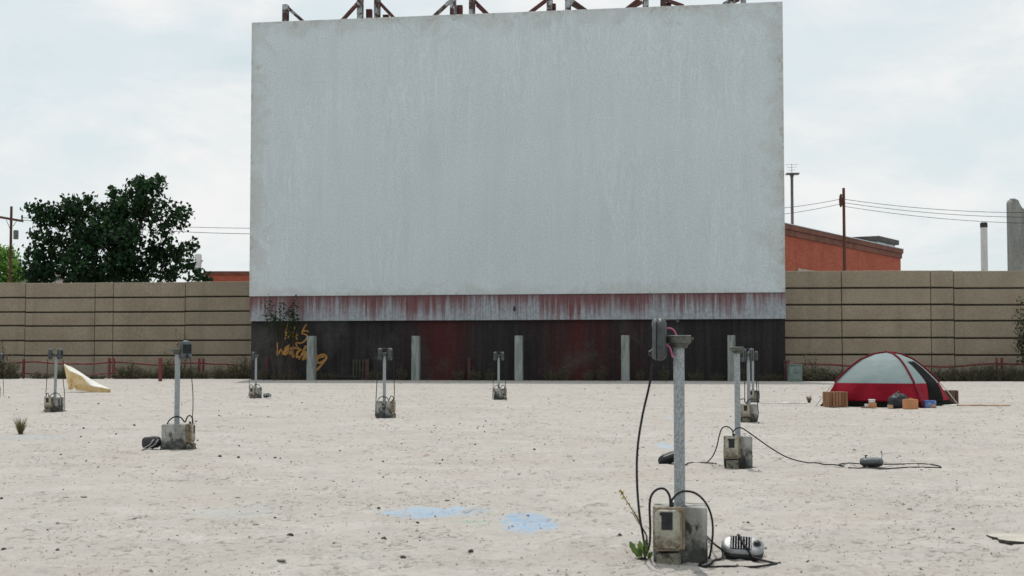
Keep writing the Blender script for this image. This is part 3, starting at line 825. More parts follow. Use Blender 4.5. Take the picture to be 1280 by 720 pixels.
def speaker_shell(wx, wz, d0, d1, prof, name, mat, parent):
    """rounded-rectangle loft: prof = list of (inset, y)"""
    b = MB()
    def loop(ins, y, seg=7):
        w, h = wx / 2 - ins, wz / 2 - ins
        r = max(.004, min(.045 - ins * .6, w, h)); rt = max(.004, min(.056 - ins * .7, w * .98, h))
        out = []
        for (cx, cz, a0, rr) in ((w - rt, h - rt, 0, rt), (-w + rt, h - rt, 90, rt), (-w + r, -h + r, 180, r), (w - r, -h + r, 270, r)):
            for k in range(seg + 1):
                a = math.radians(a0 + 90 * k / seg)
                out.append(Vector((cx + rr * math.cos(a), y, cz + rr * math.sin(a))))
        return out
    L = [loop(i, y) for i, y in prof]
    n = len(L[0]); vs = [v for l in L for v in l]; fs = []
    for l in range(len(L) - 1):
        for k in range(n):
            k2 = (k + 1) % n
            fs.append((l * n + k, l * n + k2, (l + 1) * n + k2, (l + 1) * n + k))
    b.add(vs, fs, 0, True)
    b.add(L[-1], [tuple(range(n))], 0, True)
    b.add(L[0], [tuple(reversed(range(n)))], 0, True)
    o = b.build(name, mat, parent)
    bm = bmesh.new(); bm.from_mesh(o.data); bmesh.ops.remove_doubles(bm, verts=bm.verts, dist=1e-5); bmesh.ops.recalc_face_normals(bm, faces=bm.faces); bm.to_mesh(o.data); bm.free()
    return o

def make_speaker():
    t = empty('drive_in_speaker')
    W_, H_ = .135, .212
    speaker_shell(W_, H_, 0, 0, [(.000, .0022), (.000, .024), (.004, .035), (.012, .044), (.026, .049)], 'rear_shell', M['spk_body'], t)
    speaker_shell(W_ - .004, H_ - .004, 0, 0, [(.004, -.0022), (.004, .0022)], 'seam', M['spk_dark'], t)
    fs_ = speaker_shell(W_, H_, 0, 0, [(.000, -.0022), (.001, -.006), (.004, -.014), (.010, -.020), (.022, -.0235)], 'front_shell', [M['spk_grey'], M['spk_grey']], t)
    for pl_ in fs_.data.polygons:
        if pl_.center.y < -.0030: pl_.material_index = 1
    # slotted grille
    b = MB()
    b.box((-.052, -.0250, -.043), (.052, -.0225, .062), 0)
    for k in range(8):
        z = -.040 + k * .0132
        b.box((-.053, -.0275, z), (.053, -.0252, z + .0034), 1, bev=.0006, seg=1)
    b.build('grille', [M['slot'], M['spk_grey']], t)
    b = MB(); b.lathe([(.021, 0), (.021, .006), (.015, .008), (.013, .017), (.009, .019)], 16, M=Matrix.Translation((0.0, -.0225, -.070)) @ Matrix.Rotation(PI / 2, 4, 'X'))
    b.build('volume_knob', M['spk_dark'], t)
    b = MB(); b.tube(smooth_path([(0, .040, .092), (0, .056, .098), (0, .09, .098), (0, .102, .094), (0, .104, .088)], 5), .0032, 8)
    b.lathe([(.007, 0), (.007, .012)], 8, M=Matrix.Translation((0, .104, .086)))
    b.build('hanger_hook', M['spk_body'], t)
    return t

post_defs = {  # name: (pole pixel x, ground pixel y of the block's front edge, rotation, label)
 'A': (848.6, 706.0, -.10, 'nearest speaker post with a beige junction box on a mossy concrete block'),
 'B': (921.4, 582.8, -.12, 'speaker post with an empty collar, both its cables trailing out over the lot'),
 'C': (935.5, 527.0, -.10, 'speaker post just right of and behind the post with the empty collar'),
 'D': (941.0, 502.8, -.06, 'farthest speaker post of the row of four right of the screen centre'),
 'E': (222.0, 561.6, 1.57, 'speaker post on the left with one speaker and its junction box on the right side'),
 'F': (69.0, 514.6, -.08, 'speaker post standing left of the yellowed bent board'),
 'N': (-7.0, 496.5, -.05, 'speaker post cut off by the left edge of the photo'),
 'G': (320.0, 498.0, -.06, 'speaker post in front of the left corner of the screen'),
 'H': (480.6, 521.4, 1.55, 'speaker post with two speakers hung in front of the grey pallet'),
 'I': (623.3, 499.6, 1.6, 'speaker post with two speakers just left of the middle concrete post'),
}
proto_post = make_post()
posts = {}
for i, (k, (px, py, rz, lab)) in enumerate(post_defs.items()):
    g = G(px, py)
    o = proto_post if i == 0 else copy_tree(proto_post)
    Y = g.y + .13
    o.location = P(px, 450, Y); o.location.z = 0
    o.rotation_euler = (0, 0, rz)
    if k == 'E': o.scale = (1.06, 1.06, 1.0)
    if k == 'F': o.rotation_euler = (0, math.radians(1.2), rz)
    tag(o, lab, 'speaker post', 'speaker posts standing across the lot')
    posts[k] = o

proto_spk = make_speaker()
spk_parts = list(proto_spk.children)
used = [False]
def frame(loc, up, face):
    z = Vector(up).normalized(); y = -Vector(face).normalized()
    y = (y - z * y.dot(z)).normalized(); x = y.cross(z)
    m = Matrix((x, y, z)).transposed().to_4x4(); m.translation = loc
    return m
def paint(s, **kw):
    """give the named parts of one speaker their own paint"""
    for ch in s.children:
        k = ch.name.split('.')[0]
        if k in kw:
            for i, mname in enumerate(kw[k]):
                ch.material_slots[i].link = 'OBJECT'; ch.material_slots[i].material = M[mname]
def speaker(loc, up, face, label, group=None):
    if not used[0]:
        o = proto_spk; used[0] = True
    else:
        o = proto_spk.copy(); COL.objects.link(o)
        for ch in spk_parts:
            q = ch.copy(); COL.objects.link(q); q.parent = o
    m = frame(Vector(loc), up, face)
    o.location = m.translation; o.rotation_mode = 'XYZ'; o.rotation_euler = m.to_euler('XYZ')
    tag(o, label, 'speaker', group)
    return o
def cable(root, pts, r=.0062, mat='cable', n=8, name='cable', seg=8):
    b = MB(); b.tube(smooth_path(pts, n), r, seg)
    return b.build(name, M[mat], root, world=True)

def hang(k, side, px, py, label, r=.0055, face=None):
    """a speaker hung beside the collar of post k, seen centred at pixel px, py"""
    o = posts[k]
    Y = o.location.y - .005
    c = P(px, py, Y)
    s = speaker(c, (0, 0, 1), face or (side, -.12, 0), label, 'speakers hung on the posts')
    return s, c

GH = 'speakers hung on the posts'
# --- post A
pa = posts['A']; YA = pa.location.y
s, c = hang('A', -1, 820.8, 424, 'grey speaker hung on the nearest post, seen edge on', face=(-.993, .117, 0))
def PA(pts, Y): return [P(x, y, Y) for x, y in pts]
YB_ = YA - .10
cab = [P(816.5, 449, YA)] + PA([(812, 480), (803, 520), (797, 560), (796.2, 600), (799, 640), (803.5, 668)], YA - .02)
e = on_ground(806, 684); cab += [e + Vector((0, 0, .006)), on_ground(811, 689) + Vector((0, 0, .006))]
cable(s, cab, .0058)
b = MB(); b.tube(smooth_path(PA([(830, 414), (832, 411), (836.5, 410), (842, 412.5), (846, 420)], YA - .03), 6), .0034, 8)
b.build('pink_tie', M['pink'], s, world=True)
b = MB(); b.tube(smooth_path(PA([(830.5, 430.5), (834, 431.5), (837, 434), (838.5, 438), (840, 445.5)], YA - .05), 6), .0032, 8)
b.tube(smooth_path(PA([(837, 434), (839.5, 440), (841, 447)], YA - .055), 6), .0032, 8)
b.build('pink_tie', M['pink'], s, world=True)
# grounded speaker beside post A
g = on_ground(929.5, 699)
s = speaker((g.x, g.y + .03, g.z + .058), (-1, .14, .06), (.05, -.50, .86), 'silver slotted speaker lying face up beside the nearest post', 'speakers lying on the lot')
paint(s, front_shell=['spk_body', 'spk_face'], grille=['slot', 'spk_face'], rear_shell=['spk_dark'])
YS = g.y
YJ = YA - .15
c0 = [P(838.0, 632, YJ), P(837, 620, YJ), P(831, 611.5, YJ), P(822, 611.5, YJ), P(814.5, 619, YJ), P(812, 632, YJ), P(812.8, 660, YJ), P(812, 680, YJ), on_ground(809, 690) + Vector((0, 0, .006)), on_ground(806, 692) + Vector((0, 0, .006))]
cable(pa, c0, .0058, name='cable')
gnd = lambda x, y, h=.006: on_ground(x, y) + Vector((0, 0, h))
c1 = [P(838.4, 632, YJ), P(840, 625, YJ), P(848, 616.5, YJ), P(858, 614, YJ), P(870, 617, YJ + .02), P(881, 627, YJ + .03), P(888, 641, YJ + .04), P(891, 658, YJ + .03), P(890, 678, YJ), gnd(886.5, 703)]
c1 += [gnd(881, 706), gnd(874, 708), gnd(889, 709.5), gnd(909, 710.3), gnd(940, 712), gnd(962, 712.2), gnd(974.5, 710), gnd(968, 706, .008), *[root_matrix(s) @ Vector(q) for q in ((-.085, -.004, -.052), (-.072, -.018, -.035), (-.052, -.0335, -.020), (-.02, -.0335, -.004), (.02, -.0335, .010), (.05, -.033, .020), (.068, -.018, .026), (.074, .004, .03))]]
cable(s, c1, .0055)
c2 = [gnd(884, 668), gnd(883, 671.5), P(893, 680, YS + .02), P(903, 688, YS), P(904, 694, YS - .03), gnd(901, 703), gnd(893, 705), gnd(888, 707), gnd(878, 708.5)]
c2[0] = P(880, 668, YA + .05)
cable(s, c2, .0055, name='cable')

# --- post B, both speakers down
pb = posts['B']; YBp = pb.location.y; YJ = YBp - .16
g = on_ground(836, 579.5)
s = speaker((g.x + .0, g.y + .06, .055), (-1, -.25, -.35), (-.15, .55, .8), 'dark speaker lying on the lot, half hidden behind the nearest pole', 'speakers lying on the lot')
paint(s, front_shell=['spk_dark', 'spk_dark'], rear_shell=['spk_dark'])
c = [P(916, 544, YJ), P(915.5, 538, YJ), P(909, 533.3, YJ), P(902.5, 535.5, YJ), P(899, 545, YJ), P(896, 558, YJ), P(891, 570, YJ), gnd(884, 577), gnd(881, 578.5), gnd(889, 578), gnd(895.5, 579.7)]
cable(pb, c, .0058)
c = [gnd(884, 577.5), gnd(870, 578.5), gnd(860, 579), gnd(857, 581.5), gnd(853, 577.5), gnd(843, 580.5, .012), P(838, 580, g.y)]
cable(s, c, .0055)
g = on_ground(1091, 583.5)
s = speaker((g.x, g.y + .04, .031), (1, .12, 0.0), (0.0, .08, -.99), 'grey speaker lying face down at the end of a long cable', 'speakers lying on the lot')
paint(s, rear_shell=['spk_grey'], front_shell=['spk_dark', 'spk_dark'])
b = MB(); p0 = P(1082, 577, g.y + .03); b.tube([p0, p0 + Vector((0, 0, .03)), p0 + Vector((.003, 0, .052))], .006, 8); p1 = p0 + Vector((.003, 0, .050))
b.bar(p1 + Vector((-.012, 0, .004)), p1 + Vector((.014, 0, .008)), .012, .012); b.build('hanger_bracket', M['spk_body'], s, world=True)
c = [P(916, 544, YJ), P(917, 539, YJ), P(922, 534.8, YJ), P(929, 536, YJ), P(945, 547, YJ + .02), P(965, 561, YJ + .03), P(985, 572, YJ + .04), gnd(1008, 579.0, .018), gnd(1020, 580.5, .014), gnd(1031, 581.3, .014), gnd(1043, 582.2, .014), gnd(1055, 582.6, .014), gnd(1049, 581.5, .014), gnd(1062, 579.8, .014), P(1077, 580, g.y)]
cable(s, c, .0058)
c = [P(1105, 580.5, g.y), gnd(1125, 580.5), gnd(1150, 580.7), gnd(1170, 582), gnd(1176, 583), gnd(1160, 583.3), gnd(1135, 583.4), gnd(1100, 584.6), gnd(1060, 584)]
cable(s, c, .0055)

# --- the other posts
def side_cables(k, s, px, py0, kinks):
    Y = posts[k].location.y - .02
    cable(s, [P(x, y, Y) for x, y in [(px, py0)] + kinks], .0052 if posts[k].location.y < 20 else .0072, n=6, seg=6)
s, c = hang('E', 1, 232.8, 437.5, 'weathered grey speaker hung on the left post above a coiled dropped one', face=(.62, -.78, 0))
Y = posts['E'].location.y
side_cables('E', s, 238, 447, [(239, 465), (241, 490), (241.2, 510), (240.5, 524), (240, 545), (243, 556), (245.5, 561)])
c = [P(x, y, Y - .05) for x, y in [(209, 530), (212, 525), (218, 521.2), (226, 521.8), (231, 527.5), (234, 521.5), (237.5, 519.5), (240.5, 523), (241, 530)]]
cable(posts['E'], c, .0075)
g = on_ground(189, 561)
s = speaker((g.x, g.y + .02, .066), (1, .15, .1), (.2, .85, -.5), 'black speaker wrapped in its own pale cable, lying left of a block', 'speakers lying on the lot')
paint(s, front_shell=['spk_dark', 'spk_dark'], rear_shell=['spk_dark'], grille=['spk_dark', 'spk_dark'])
for (a0, a1) in ((182, 192), (188, 198)):
    cable(s, [P(a1, 549.5, g.y - .02), P(a1 - 2, 552, g.y - .075), P((a0 + a1) / 2, 556, g.y - .085), P(a0 - 3, 560.5, g.y - .07)], .005, 'cable_pale')
cable(s, [gnd(178, 563.3), gnd(182, 562), gnd(190, 561.5), P(197, 555, g.y - .05), P(200, 553, g.y - .03), P(201, 558, g.y - .03), gnd(201, 562.5), gnd(206, 560)], .006)
s, c = hang('C', -1, 928.8, 444, 'dark speaker hung on the left of the post behind the empty collar one')
side_cables('C', s, 930.5, 452, [(930.8, 470), (931, 490), (930.8, 503)])
s, c = hang('C', 1, 940.5, 443.5, 'pale grey speaker hung on the right of the post behind the empty collar one')
side_cables('C', s, 943.5, 452, [(945.5, 478), (947, 505), (947.8, 518), (946.5, 526)])
Y = posts['C'].location.y
cable(posts['C'], [P(x, y, Y - .05) for x, y in [(924, 502), (926, 499.3), (930, 499), (932.5, 504), (935, 500.5), (938, 498.5)]], .0072, seg=6)
s, c = hang('D', 1, 946, 444.5, 'pale speaker hung on the right of the farthest post of that row')
side_cables('D', s, 947, 451, [(947, 470), (948.6, 487), (949.3, 495), (948.5, 502.5)])
s, c = hang('D', -1, 936.6, 444, 'dark speaker hung on the left of the farthest post of that row')
side_cables('D', s, 936, 450, [(936.6, 470), (938, 484)])
s, c = hang('F', -1, 62.4, 442.6, 'left speaker of the pair on the post by the yellowed board')
side_cables('F', s, 59.5, 449, [(58.5, 475), (57.5, 491), (58.5, 500), (56, 511), (53.5, 514.5)])
s, c = hang('F', 1, 75.8, 442.4, 'right speaker of the pair on the post by the yellowed board')
side_cables('F', s, 78.8, 449, [(79, 475), (80.5, 490), (81, 505), (80, 514)])
Y = posts['F'].location.y
cable(posts['F'], [P(x, y, Y - .12) for x, y in [(57.5, 497), (58.5, 492), (60.5, 492.5), (61.5, 497), (64, 493.5), (69, 491.2), (74, 493), (76.5, 498), (77, 512)]], .0072, seg=6)
s, c = hang('N', 1, 2.5, 446.5, 'speaker at the left edge of the photo')
side_cables('N', s, 3.5, 453, [(3.8, 470), (4.4, 482), (4, 495)])
s, c = hang('G', -1, 316, 445, 'single speaker hung on the post by the left corner of the screen')
side_cables('G', s, 312.2, 450, [(311.6, 470), (311.6, 483), (311.2, 492), (309.6, 497)])
Y = posts['G'].location.y
cable(posts['G'], [P(x, y, Y - .1) for x, y in [(312, 485), (313, 481), (315, 481.5), (316, 485), (318, 482), (321, 480.5), (325, 482.5), (326.5, 489)]], .008, seg=6)
g = on_ground(334, 497.3)
s = speaker((g.x, g.y, .075), (1, .3, .12), (.2, -.35, .9), 'small far speaker lying right of the post by the left screen corner', 'speakers lying on the lot')
cable(s, [gnd(328.5, 497), gnd(330, 495), P(334, 493.5, g.y - .1), P(337, 495, g.y - .1), gnd(339, 498)], .009, 'cable_pale', seg=6)
s, c = hang('H', -1, 474.4, 442.5, 'left speaker of the pair on the post in front of the pallet')
side_cables('H', s, 472, 450, [(471.2, 475), (470, 500), (469.3, 521)])
s, c = hang('H', 1, 488.4, 442.5, 'right speaker of the pair on the post in front of the pallet')
side_cables('H', s, 492, 450, [(492.6, 475), (493, 490), (492.6, 503), (492.4, 514), (495, 520.5)])
Y = posts['H'].location.y
cable(posts['H'], [P(x, y, Y - .05) for x, y in [(471.5, 502), (474, 497.5), (479, 495.6), (484, 497.5), (486, 500.5), (488, 496), (490.2, 495), (492, 498), (492.2, 505)]], .0072, seg=6)
s, c = hang('I', -1, 618.4, 445, 'left speaker of the pair on the far post near the middle of the screen')
side_cables('I', s, 616.8, 450, [(616.6, 475), (616, 490), (615.5, 499)])
s, c = hang('I', 1, 628.6, 445, 'right speaker of the pair on the far post near the middle of the screen')
side_cables('I', s, 631.4, 450, [(631.8, 470), (632, 486), (631.4, 492), (632, 499)])
Y = posts['I'].location.y
cable(posts['I'], [P(x, y, Y - .05) for x, y in [(617, 486), (619, 482.5), (622, 482), (625, 485), (628, 481.5), (630.5, 482.5), (631.5, 487)]], .008, seg=6)

# ------------------------------------------------------------------ tent
tc = G(1109.6, 506.9)
TY = tc.y
u = 81 * TY / FPX; v_ = 40 * TY / FPX
TH = zpx(440.5, TY)
tent = thing('dome_tent', 'red and grey two-pole dome tent with a black mesh door', 'tent', (tc.x, tc.y, 0), -math.atan2(tc.x, tc.y))
corner = [Vector((-u, -v_, 0)), Vector((v_, -u, 0)), Vector((u, v_, 0)), Vector((-v_, u, 0))]   # left, front, right, back
prof_z = [0, .10, .25, .44, .54, .65, .75, .86, .965, 1.0]
prof_s = [1.0, .935, .86, .767, .69, .60, .51, .39, .20, .0]
def sz(z): return float(np.interp(z, prof_z, prof_s))
def tp(i, uu, z, off=0.0):
    a = corner[i] * sz(z); c_ = corner[(i + 1) % 4] * sz(z)
    p = a.lerp(c_, uu)
    mid = (corner[i] + corner[(i + 1) % 4]).normalized()
    bulge = math.sin(PI * uu) * (.10 * math.sin(PI * min(1, z * 1.05)) - .03 * (z < .12)) * (1 + .15 * mnoise.noise(Vector((uu * 4, z * 4, i))))
    wr = (.016 * mnoise.noise(Vector((uu * 7 + i * 9, z * 2.5, 3))) + .010 * mnoise.noise(Vector((uu * 16, z * 7 + i * 5, 8)))) * math.sin(PI * uu) * (1 - z)
    return p + mid * (bulge + off + wr) + Vector((0, 0, TH * z))
def tent_band(name, z0, z1, mat, nz, faces=(0, 1, 2, 3), u0=lambda z: 0, u1=lambda z: 1, off=0.0, nu=36):
    b = MB()
    for i in faces:
        vs = []
        for a in range(nz + 1):
            z = z0 + (z1 - z0) * a / nz
            for k in range(nu + 1):
                uu = u0(z) + (u1(z) - u0(z)) * k / nu
                vs.append(tp(i, uu, z, off))
        fs = [(a * (nu + 1) + k, a * (nu + 1) + k + 1, (a + 1) * (nu + 1) + k + 1, (a + 1) * (nu + 1) + k) for a in range(nz) for k in range(nu)]
        b.add(vs, fs, 0, True)
    return b.build(name, mat, tent)
tent_band('floor_skirt', 0.0, .105, M['tent_black'], 2, off=-.004)
tent_band('lower_wall', .10, .43, M['tent_red'], 16)
tent_band('canopy', .43, 1.0, M['tent_grey'], 28)
tent_band('door', .09, .83, M['tent_black'], 16, (1,), lambda z: .20 + .12 * math.sin(PI * z * .9), lambda z: .70 + .09 * math.sin(PI * z * .9), .014)
for ax in (0, 1):
    pts = []
    for a in range(25):
        z = .43 + (1 - .43) * a / 24; pts.append(corner[ax] * (sz(z) * 1.01) + Vector((0, 0, TH * z + .012)))
    for a in range(23, -1, -1):
        z = .43 + (1 - .43) * a / 24; pts.append(corner[ax + 2] * (sz(z) * 1.01) + Vector((0, 0, TH * z + .012)))
    b = MB(); b.tube(pts, .022, 8); b.build('pole_sleeve', M['tent_sleeve'], tent)
for i in range(4):
    p0 = corner[i] * (sz(.43) * 1.015) + Vector((0, 0, TH * .43)); p1 = corner[i] * 1.06
    b = MB(); b.tube(smooth_path([p0, p0.lerp(p1, .5) + corner[i].normalized() * .02, p1], 5), .010, 8)
    b.build('pole_end', M['tent_sleeve' if i == 1 else 'tent_pole'], tent)
    if i == 1:
        b = MB(); b.tube([corner[1] * (sz(z) * 1.012) + Vector((0, 0, TH * z)) for z in (.02, .1, .2, .3, .43)], .012, 6); b.build('corner_seam', M['tent_sleeve'], tent)

# things around the tent
def slat_crate(name, label, px0, px1, pyt, pyb, mat, slats, depth, rz=0.0, cat='crate'):
    g = G((px0 + px1) / 2, pyb); w = (px1 - px0) * g.y / FPX; h = zpx(pyt, g.y)
    t = thing(name, label, cat, (g.x, g.y + depth / 2, 0), rz)
    b = MB()
    th = .014
    for side in (0, 1, 2, 3):
        L = w if side % 2 == 0 else depth
        D = depth if side % 2 == 0 else w
        Mx = Matrix.Rotation(side * PI / 2, 4, 'Z')
        n = slats if side % 2 == 0 else max(3, int(slats * depth / w))
        for k in range(n):
            x0 = -L / 2 + (L / n) * k + .006; x1 = -L / 2 + (L / n) * (k + 1) - .006
            y = -D / 2 - (k % 2) * .003
            b.box((x0, y, .0), (x1, y + th, h - rnd.uniform(0, .02)), 0, Mx, .003, 1)
    b.build('slat_sides', mat, t)
    b = MB(); b.box((-w / 2 + .016, -depth / 2 + .016, .02), (w / 2 - .016, depth / 2 - .016, .05)); b.build('bottom', mat, t)
    b = MB()
    for k in range(3):
        y0 = -depth / 2 + depth / 3 * k + .004
        b.box((-w / 2 + .005, y0, h - .012), (w / 2 - .005, y0 + depth / 3 - .012, h + .006), 0, None, .003, 1)
    b.build('top_boards', mat, t)
    return t
slat_crate('wooden_crate', 'brown slatted wooden crate at the left corner of the tent', 1034, 1059, 490.2, 508.8, M['crate'], 6, .36, .18)
slat_crate('wicker_hamper', 'dark brown wicker hamper behind the right corner of the tent', 1182, 1199, 488.3, 505.2, M['wicker'], 9, .3, -.1, 'hamper')
# bag
g = G(1126.5, 510.6); w = 25 * g.y / FPX; h = zpx(491.5, g.y)
bm = bmesh.new(); bmesh.ops.create_icosphere(bm, subdivisions=5, radius=1)
for v in bm.verts:
    p = v.co.copy(); d = 1 + .10 * mnoise.noise(p * 2.2) + .05 * mnoise.noise(p * 5.5) + .025 * mnoise.noise(p * 12)
    p *= d
    q = Vector((p.x * w * .52, p.y * w * .42, (max(p.z, -.72) + .72) / 1.72 * h))
    v.co = q
b = MB(); b.bm(bm, smooth=True)
t = thing('bin_bag', 'full black rubbish bag propped against the front of the tent', 'bag', (g.x, g.y + .2, 0))
b.build('sack', M['bag'], t)
b = MB(); b.lathe([(.03, h - .03), (.018, h + .0), (.03, h + .03), (.012, h + .04)], 9); b.build('knot', M['bag'], t)
def carton(name, label, px0, px1, pyt, pyb, mat, depth=None, rz=0.0, back=0.0, z0=0.0, cat='box', lidmat=None):
    g = G((px0 + px1) / 2, pyb); w = (px1 - px0) * g.y / FPX; h = zpx(pyt, g.y) - z0; depth = depth or w * .8
    t = thing(name, label, cat, (g.x, g.y + depth / 2 + back, z0), rz)
    b = MB(); b.box((-w / 2, -depth / 2, 0), (w / 2, depth / 2, h), bev=.005, seg=1); b.build('carton', mat, t)
    b = MB(); b.box((-w / 2 + .002, -depth / 2 + .005, h + .001), (-.004, depth / 2 - .005, h + .006)); b.box((.004, -depth / 2 + .005, h + .001), (w / 2 - .002, depth / 2 - .005, h + .006)); b.build('flaps', lidmat or mat, t)
    return t, w, h, depth
carton('cardboard_box', 'larger orange cardboard box standing in front of the black bag', 1132.2, 1147.5, 499.6, 511.6, M['cardboard'], .22, .12)
t, w, h, dp = carton('cardboard_box', 'upper flat orange box behind the larger orange box', 1131.5, 1143, 498.2, 510.0, M['tape'], .12, .05, .1)
t['label'] = 'slightly taller orange box tucked between the black bag and the larger box'
carton('cardboard_box', 'small orange box under the white tub', 1087.5, 1096.2, 504, 509.8, M['cardboard'], .14, -.1)
g = G(1091, 509.8); z0 = zpx(504, g.y) + .012
t = thing('white_tub', 'white plastic tub standing on the small orange box', 'tub', (g.x, g.y + .07, z0))
r = 4.4 * g.y / FPX; h = zpx(499.4, g.y) - z0
b = MB(); b.lathe([(r * .86, 0), (r * .98, h * .85)], 18); b.build('body', M['white_plastic'], t)
b = MB(); b.lathe([(r * 1.02, h * .852), (r * 1.02, h), (r * .95, h + .004)], 18); b.build('lid', M['white_plastic'], t)
g = G(1084, 509.3)
t = thing('white_tub', 'low white tub on the ground left of the small orange box', 'tub', (g.x, g.y + .05, 0))
b = MB(); b.lathe([(.036, 0), (.042, .055)], 16); b.build('body', M['white_plastic'], t)
b = MB(); b.lathe([(.044, .0552), (.044, .068), (.04, .071)], 16); b.build('lid', M['white_plastic'], t)
carton('cardboard_box', 'tiny brown box in front of the tent left of the black bag', 1110.5, 1116.5, 506.6, 510.8, M['tan'], .09)
t, w, h, dp = carton('printed_box', 'blue printed box in front of the tent door', 1157.4, 1170.8, 501, 509.8, M['blue_box'], .2, -.08)
b = MB(); b.box((-.01, -dp / 2 - .004, .01), (w / 2 - .01, -dp / 2 - .001, h * .5)); b.build('label_panel', M['tan'], t)
def flat_sheet(name, label, cat, px0, px1, py, dep, mat, thick=.01, rz=0.0, z=.004, seed=0):
    g = G((px0 + px1) / 2, py); w = (px1 - px0) * g.y / FPX
    b = MB(); n = 12; vs = []; fs = []
    for lay in (0, 1):
        for a in range(n + 1):
            for k in range(5):
                x = -w / 2 + w * a / n; y = -dep / 2 + dep * k / 4 * (1 + .15 * mnoise.noise(Vector((x * 3, seed, 0))))
                zz = z + thick * lay + max(0, .02 * mnoise.noise(Vector((x * 4, y * 4, seed))))
                vs.append((x + .04 * mnoise.noise(Vector((seed, y * 9, 1))), y, zz))
    m = (n + 1) * 5
    for a in range(n):
        for k in range(4):
            i = a * 5 + k
            fs.append((m + i, m + i + 5, m + i + 6, m + i + 1)); fs.append((i, i + 1, i + 6, i + 5))
    for a in range(n):
        for k in (0, 4):
            i = a * 5 + k; fs.append((i, i + 5, m + i + 5, m + i) if k == 0 else (i + 5, i, m + i, m + i + 5))
    for k in range(4):
        i = k; fs.append((i + 1, i, m + i, m + i + 1)); i = n * 5 + k; fs.append((i, i + 1, m + i + 1, m + i))
    b.add(vs, fs)
    o = b.build(name, mat); o.location = (g.x, g.y, gh(g.x, g.y) * .5); o.rotation_euler = (0, 0, rz)
    return tag(o, label, cat)
flat_sheet('paper_sheet', 'white crumpled sheet on the ground right of the blue box', 'sheet', 1171, 1198, 507, .5, M['paper'], .012, .05, seed=1)
flat_sheet('wooden_plank', 'thin pale plank on the ground right of the tent', 'plank', 1198, 1262, 507.6, .12, M['tan'], .02, -.02, seed=2)
flat_sheet('wooden_plank', 'long whitish plank lying between the far post and the dry tuft', 'plank', 952, 1008, 504.2, .16, M['paper'], .012, .03, seed=3)
flat_sheet('brown_mat', 'dark brown scrap on the ground left of the white tubs', 'mat', 1077, 1088, 509.8, .14, M['wicker'], .02, 0, seed=4)
g = G(1068, 506.5)
bm = bmesh.new(); bmesh.ops.create_icosphere(bm, subdivisions=4, radius=1)
for v in bm.verts:
    p = v.co * (1 + .2 * mnoise.noise(v.co * 2.5)); v.co = Vector((p.x * .17, p.y * .12, (max(p.z, -.5) + .5) * .055))
b = MB(); b.bm(bm, smooth=True); t = thing('bedding_roll', 'dark folded bedding with a pale edge behind the wooden crate', 'bedding', (g.x - .04, g.y, 0)); b.build('roll', M['dark_cloth'], t)
b = MB(); b.bar((-.1, -.1, .065), (.16, -.08, .10), .05, .012, bev=.003); b.build('pale_edge', M['paper'], t)

# ------------------------------------------------------------------ bent yellowed board
g = G(110, 490.5); YY = g.y
root = Vector((g.x, g.y, 0))
t = thing('bent_board', 'bent yellowed board with a sunlit white top standing on the left of the lot', 'board', root)
def fp(zx, zy, dy=0.0): return P(zx / 6.2625, 410 + zy / 6.2625, YY + dy) - root
tip = fp(500, 287, .35); 
low = [fp(540, 485, 0), fp(562, 486, .02), fp(584, 470, .02), fp(596, 488, .0), fp(640, 492, -.02), fp(720, 500, -.05), fp(800, 508, -.08), fp(866, 515, -.1)]
edge = [fp(503, 290, .33), fp(545, 338, .12), fp(600, 360, .08), fp(640, 378, .06), fp(668, 410, .0), fp(700, 448, -.03), fp(715, 455, -.05), fp(780, 466, -.08), fp(866, 482, -.12)]
back = [fp(500, 286, .36), fp(560, 306, .7), fp(620, 342, .95), fp(670, 376, 1.0), fp(720, 408, .9), fp(780, 440, .6), fp(830, 464, .2), fp(868, 484, -.10)]
b = MB()
fr = edge[::1]
lowr = [fp(540, 485, 0), fp(540, 484, .0), fp(566, 484, .02), fp(584, 462, .02), fp(598, 488, .0), fp(650, 492, -.02), fp(720, 500, -.05), fp(800, 508, -.08), fp(866, 515, -.1)]
vs = fr + lowr; n = len(fr)
b.add(vs, [(i, i + 1, n + i + 1, n + i) for i in range(n - 1)])
o = b.build('front_face', M['flap_front'], t)
md = o.modifiers.new('solid', 'SOLIDIFY'); md.thickness = .014; md.offset = -1
md = o.modifiers.new('edge', 'BEVEL'); md.width = .003; md.segments = 1
b = MB()
def interp(poly, tt):
    L = [0]
    for i in range(len(poly) - 1): L.append(L[-1] + (poly[i + 1] - poly[i]).length)
    s_ = tt * L[-1]
    for i in range(len(poly) - 1):
        if s_ <= L[i + 1] + 1e-9: return poly[i].lerp(poly[i + 1], (s_ - L[i]) / max(1e-9, L[i + 1] - L[i]))
    return poly[-1]
NN = 16; vs = []
for a in range(NN + 1):
    e0 = interp(edge, a / NN); e1 = interp(back, a / NN)
    for k in range(5): vs.append(e0.lerp(e1, k / 4) + Vector((0, 0, .02 * math.sin(PI * k / 4))))
b.add(vs, [(a * 5 + k, a * 5 + k + 1, (a + 1) * 5 + k + 1, (a + 1) * 5 + k) for a in range(NN) for k in range(4)], 0, True)
o = b.build('top_face', M['paper'], t)
md = o.modifiers.new('solid', 'SOLIDIFY'); md.thickness = .014; md.offset = 0

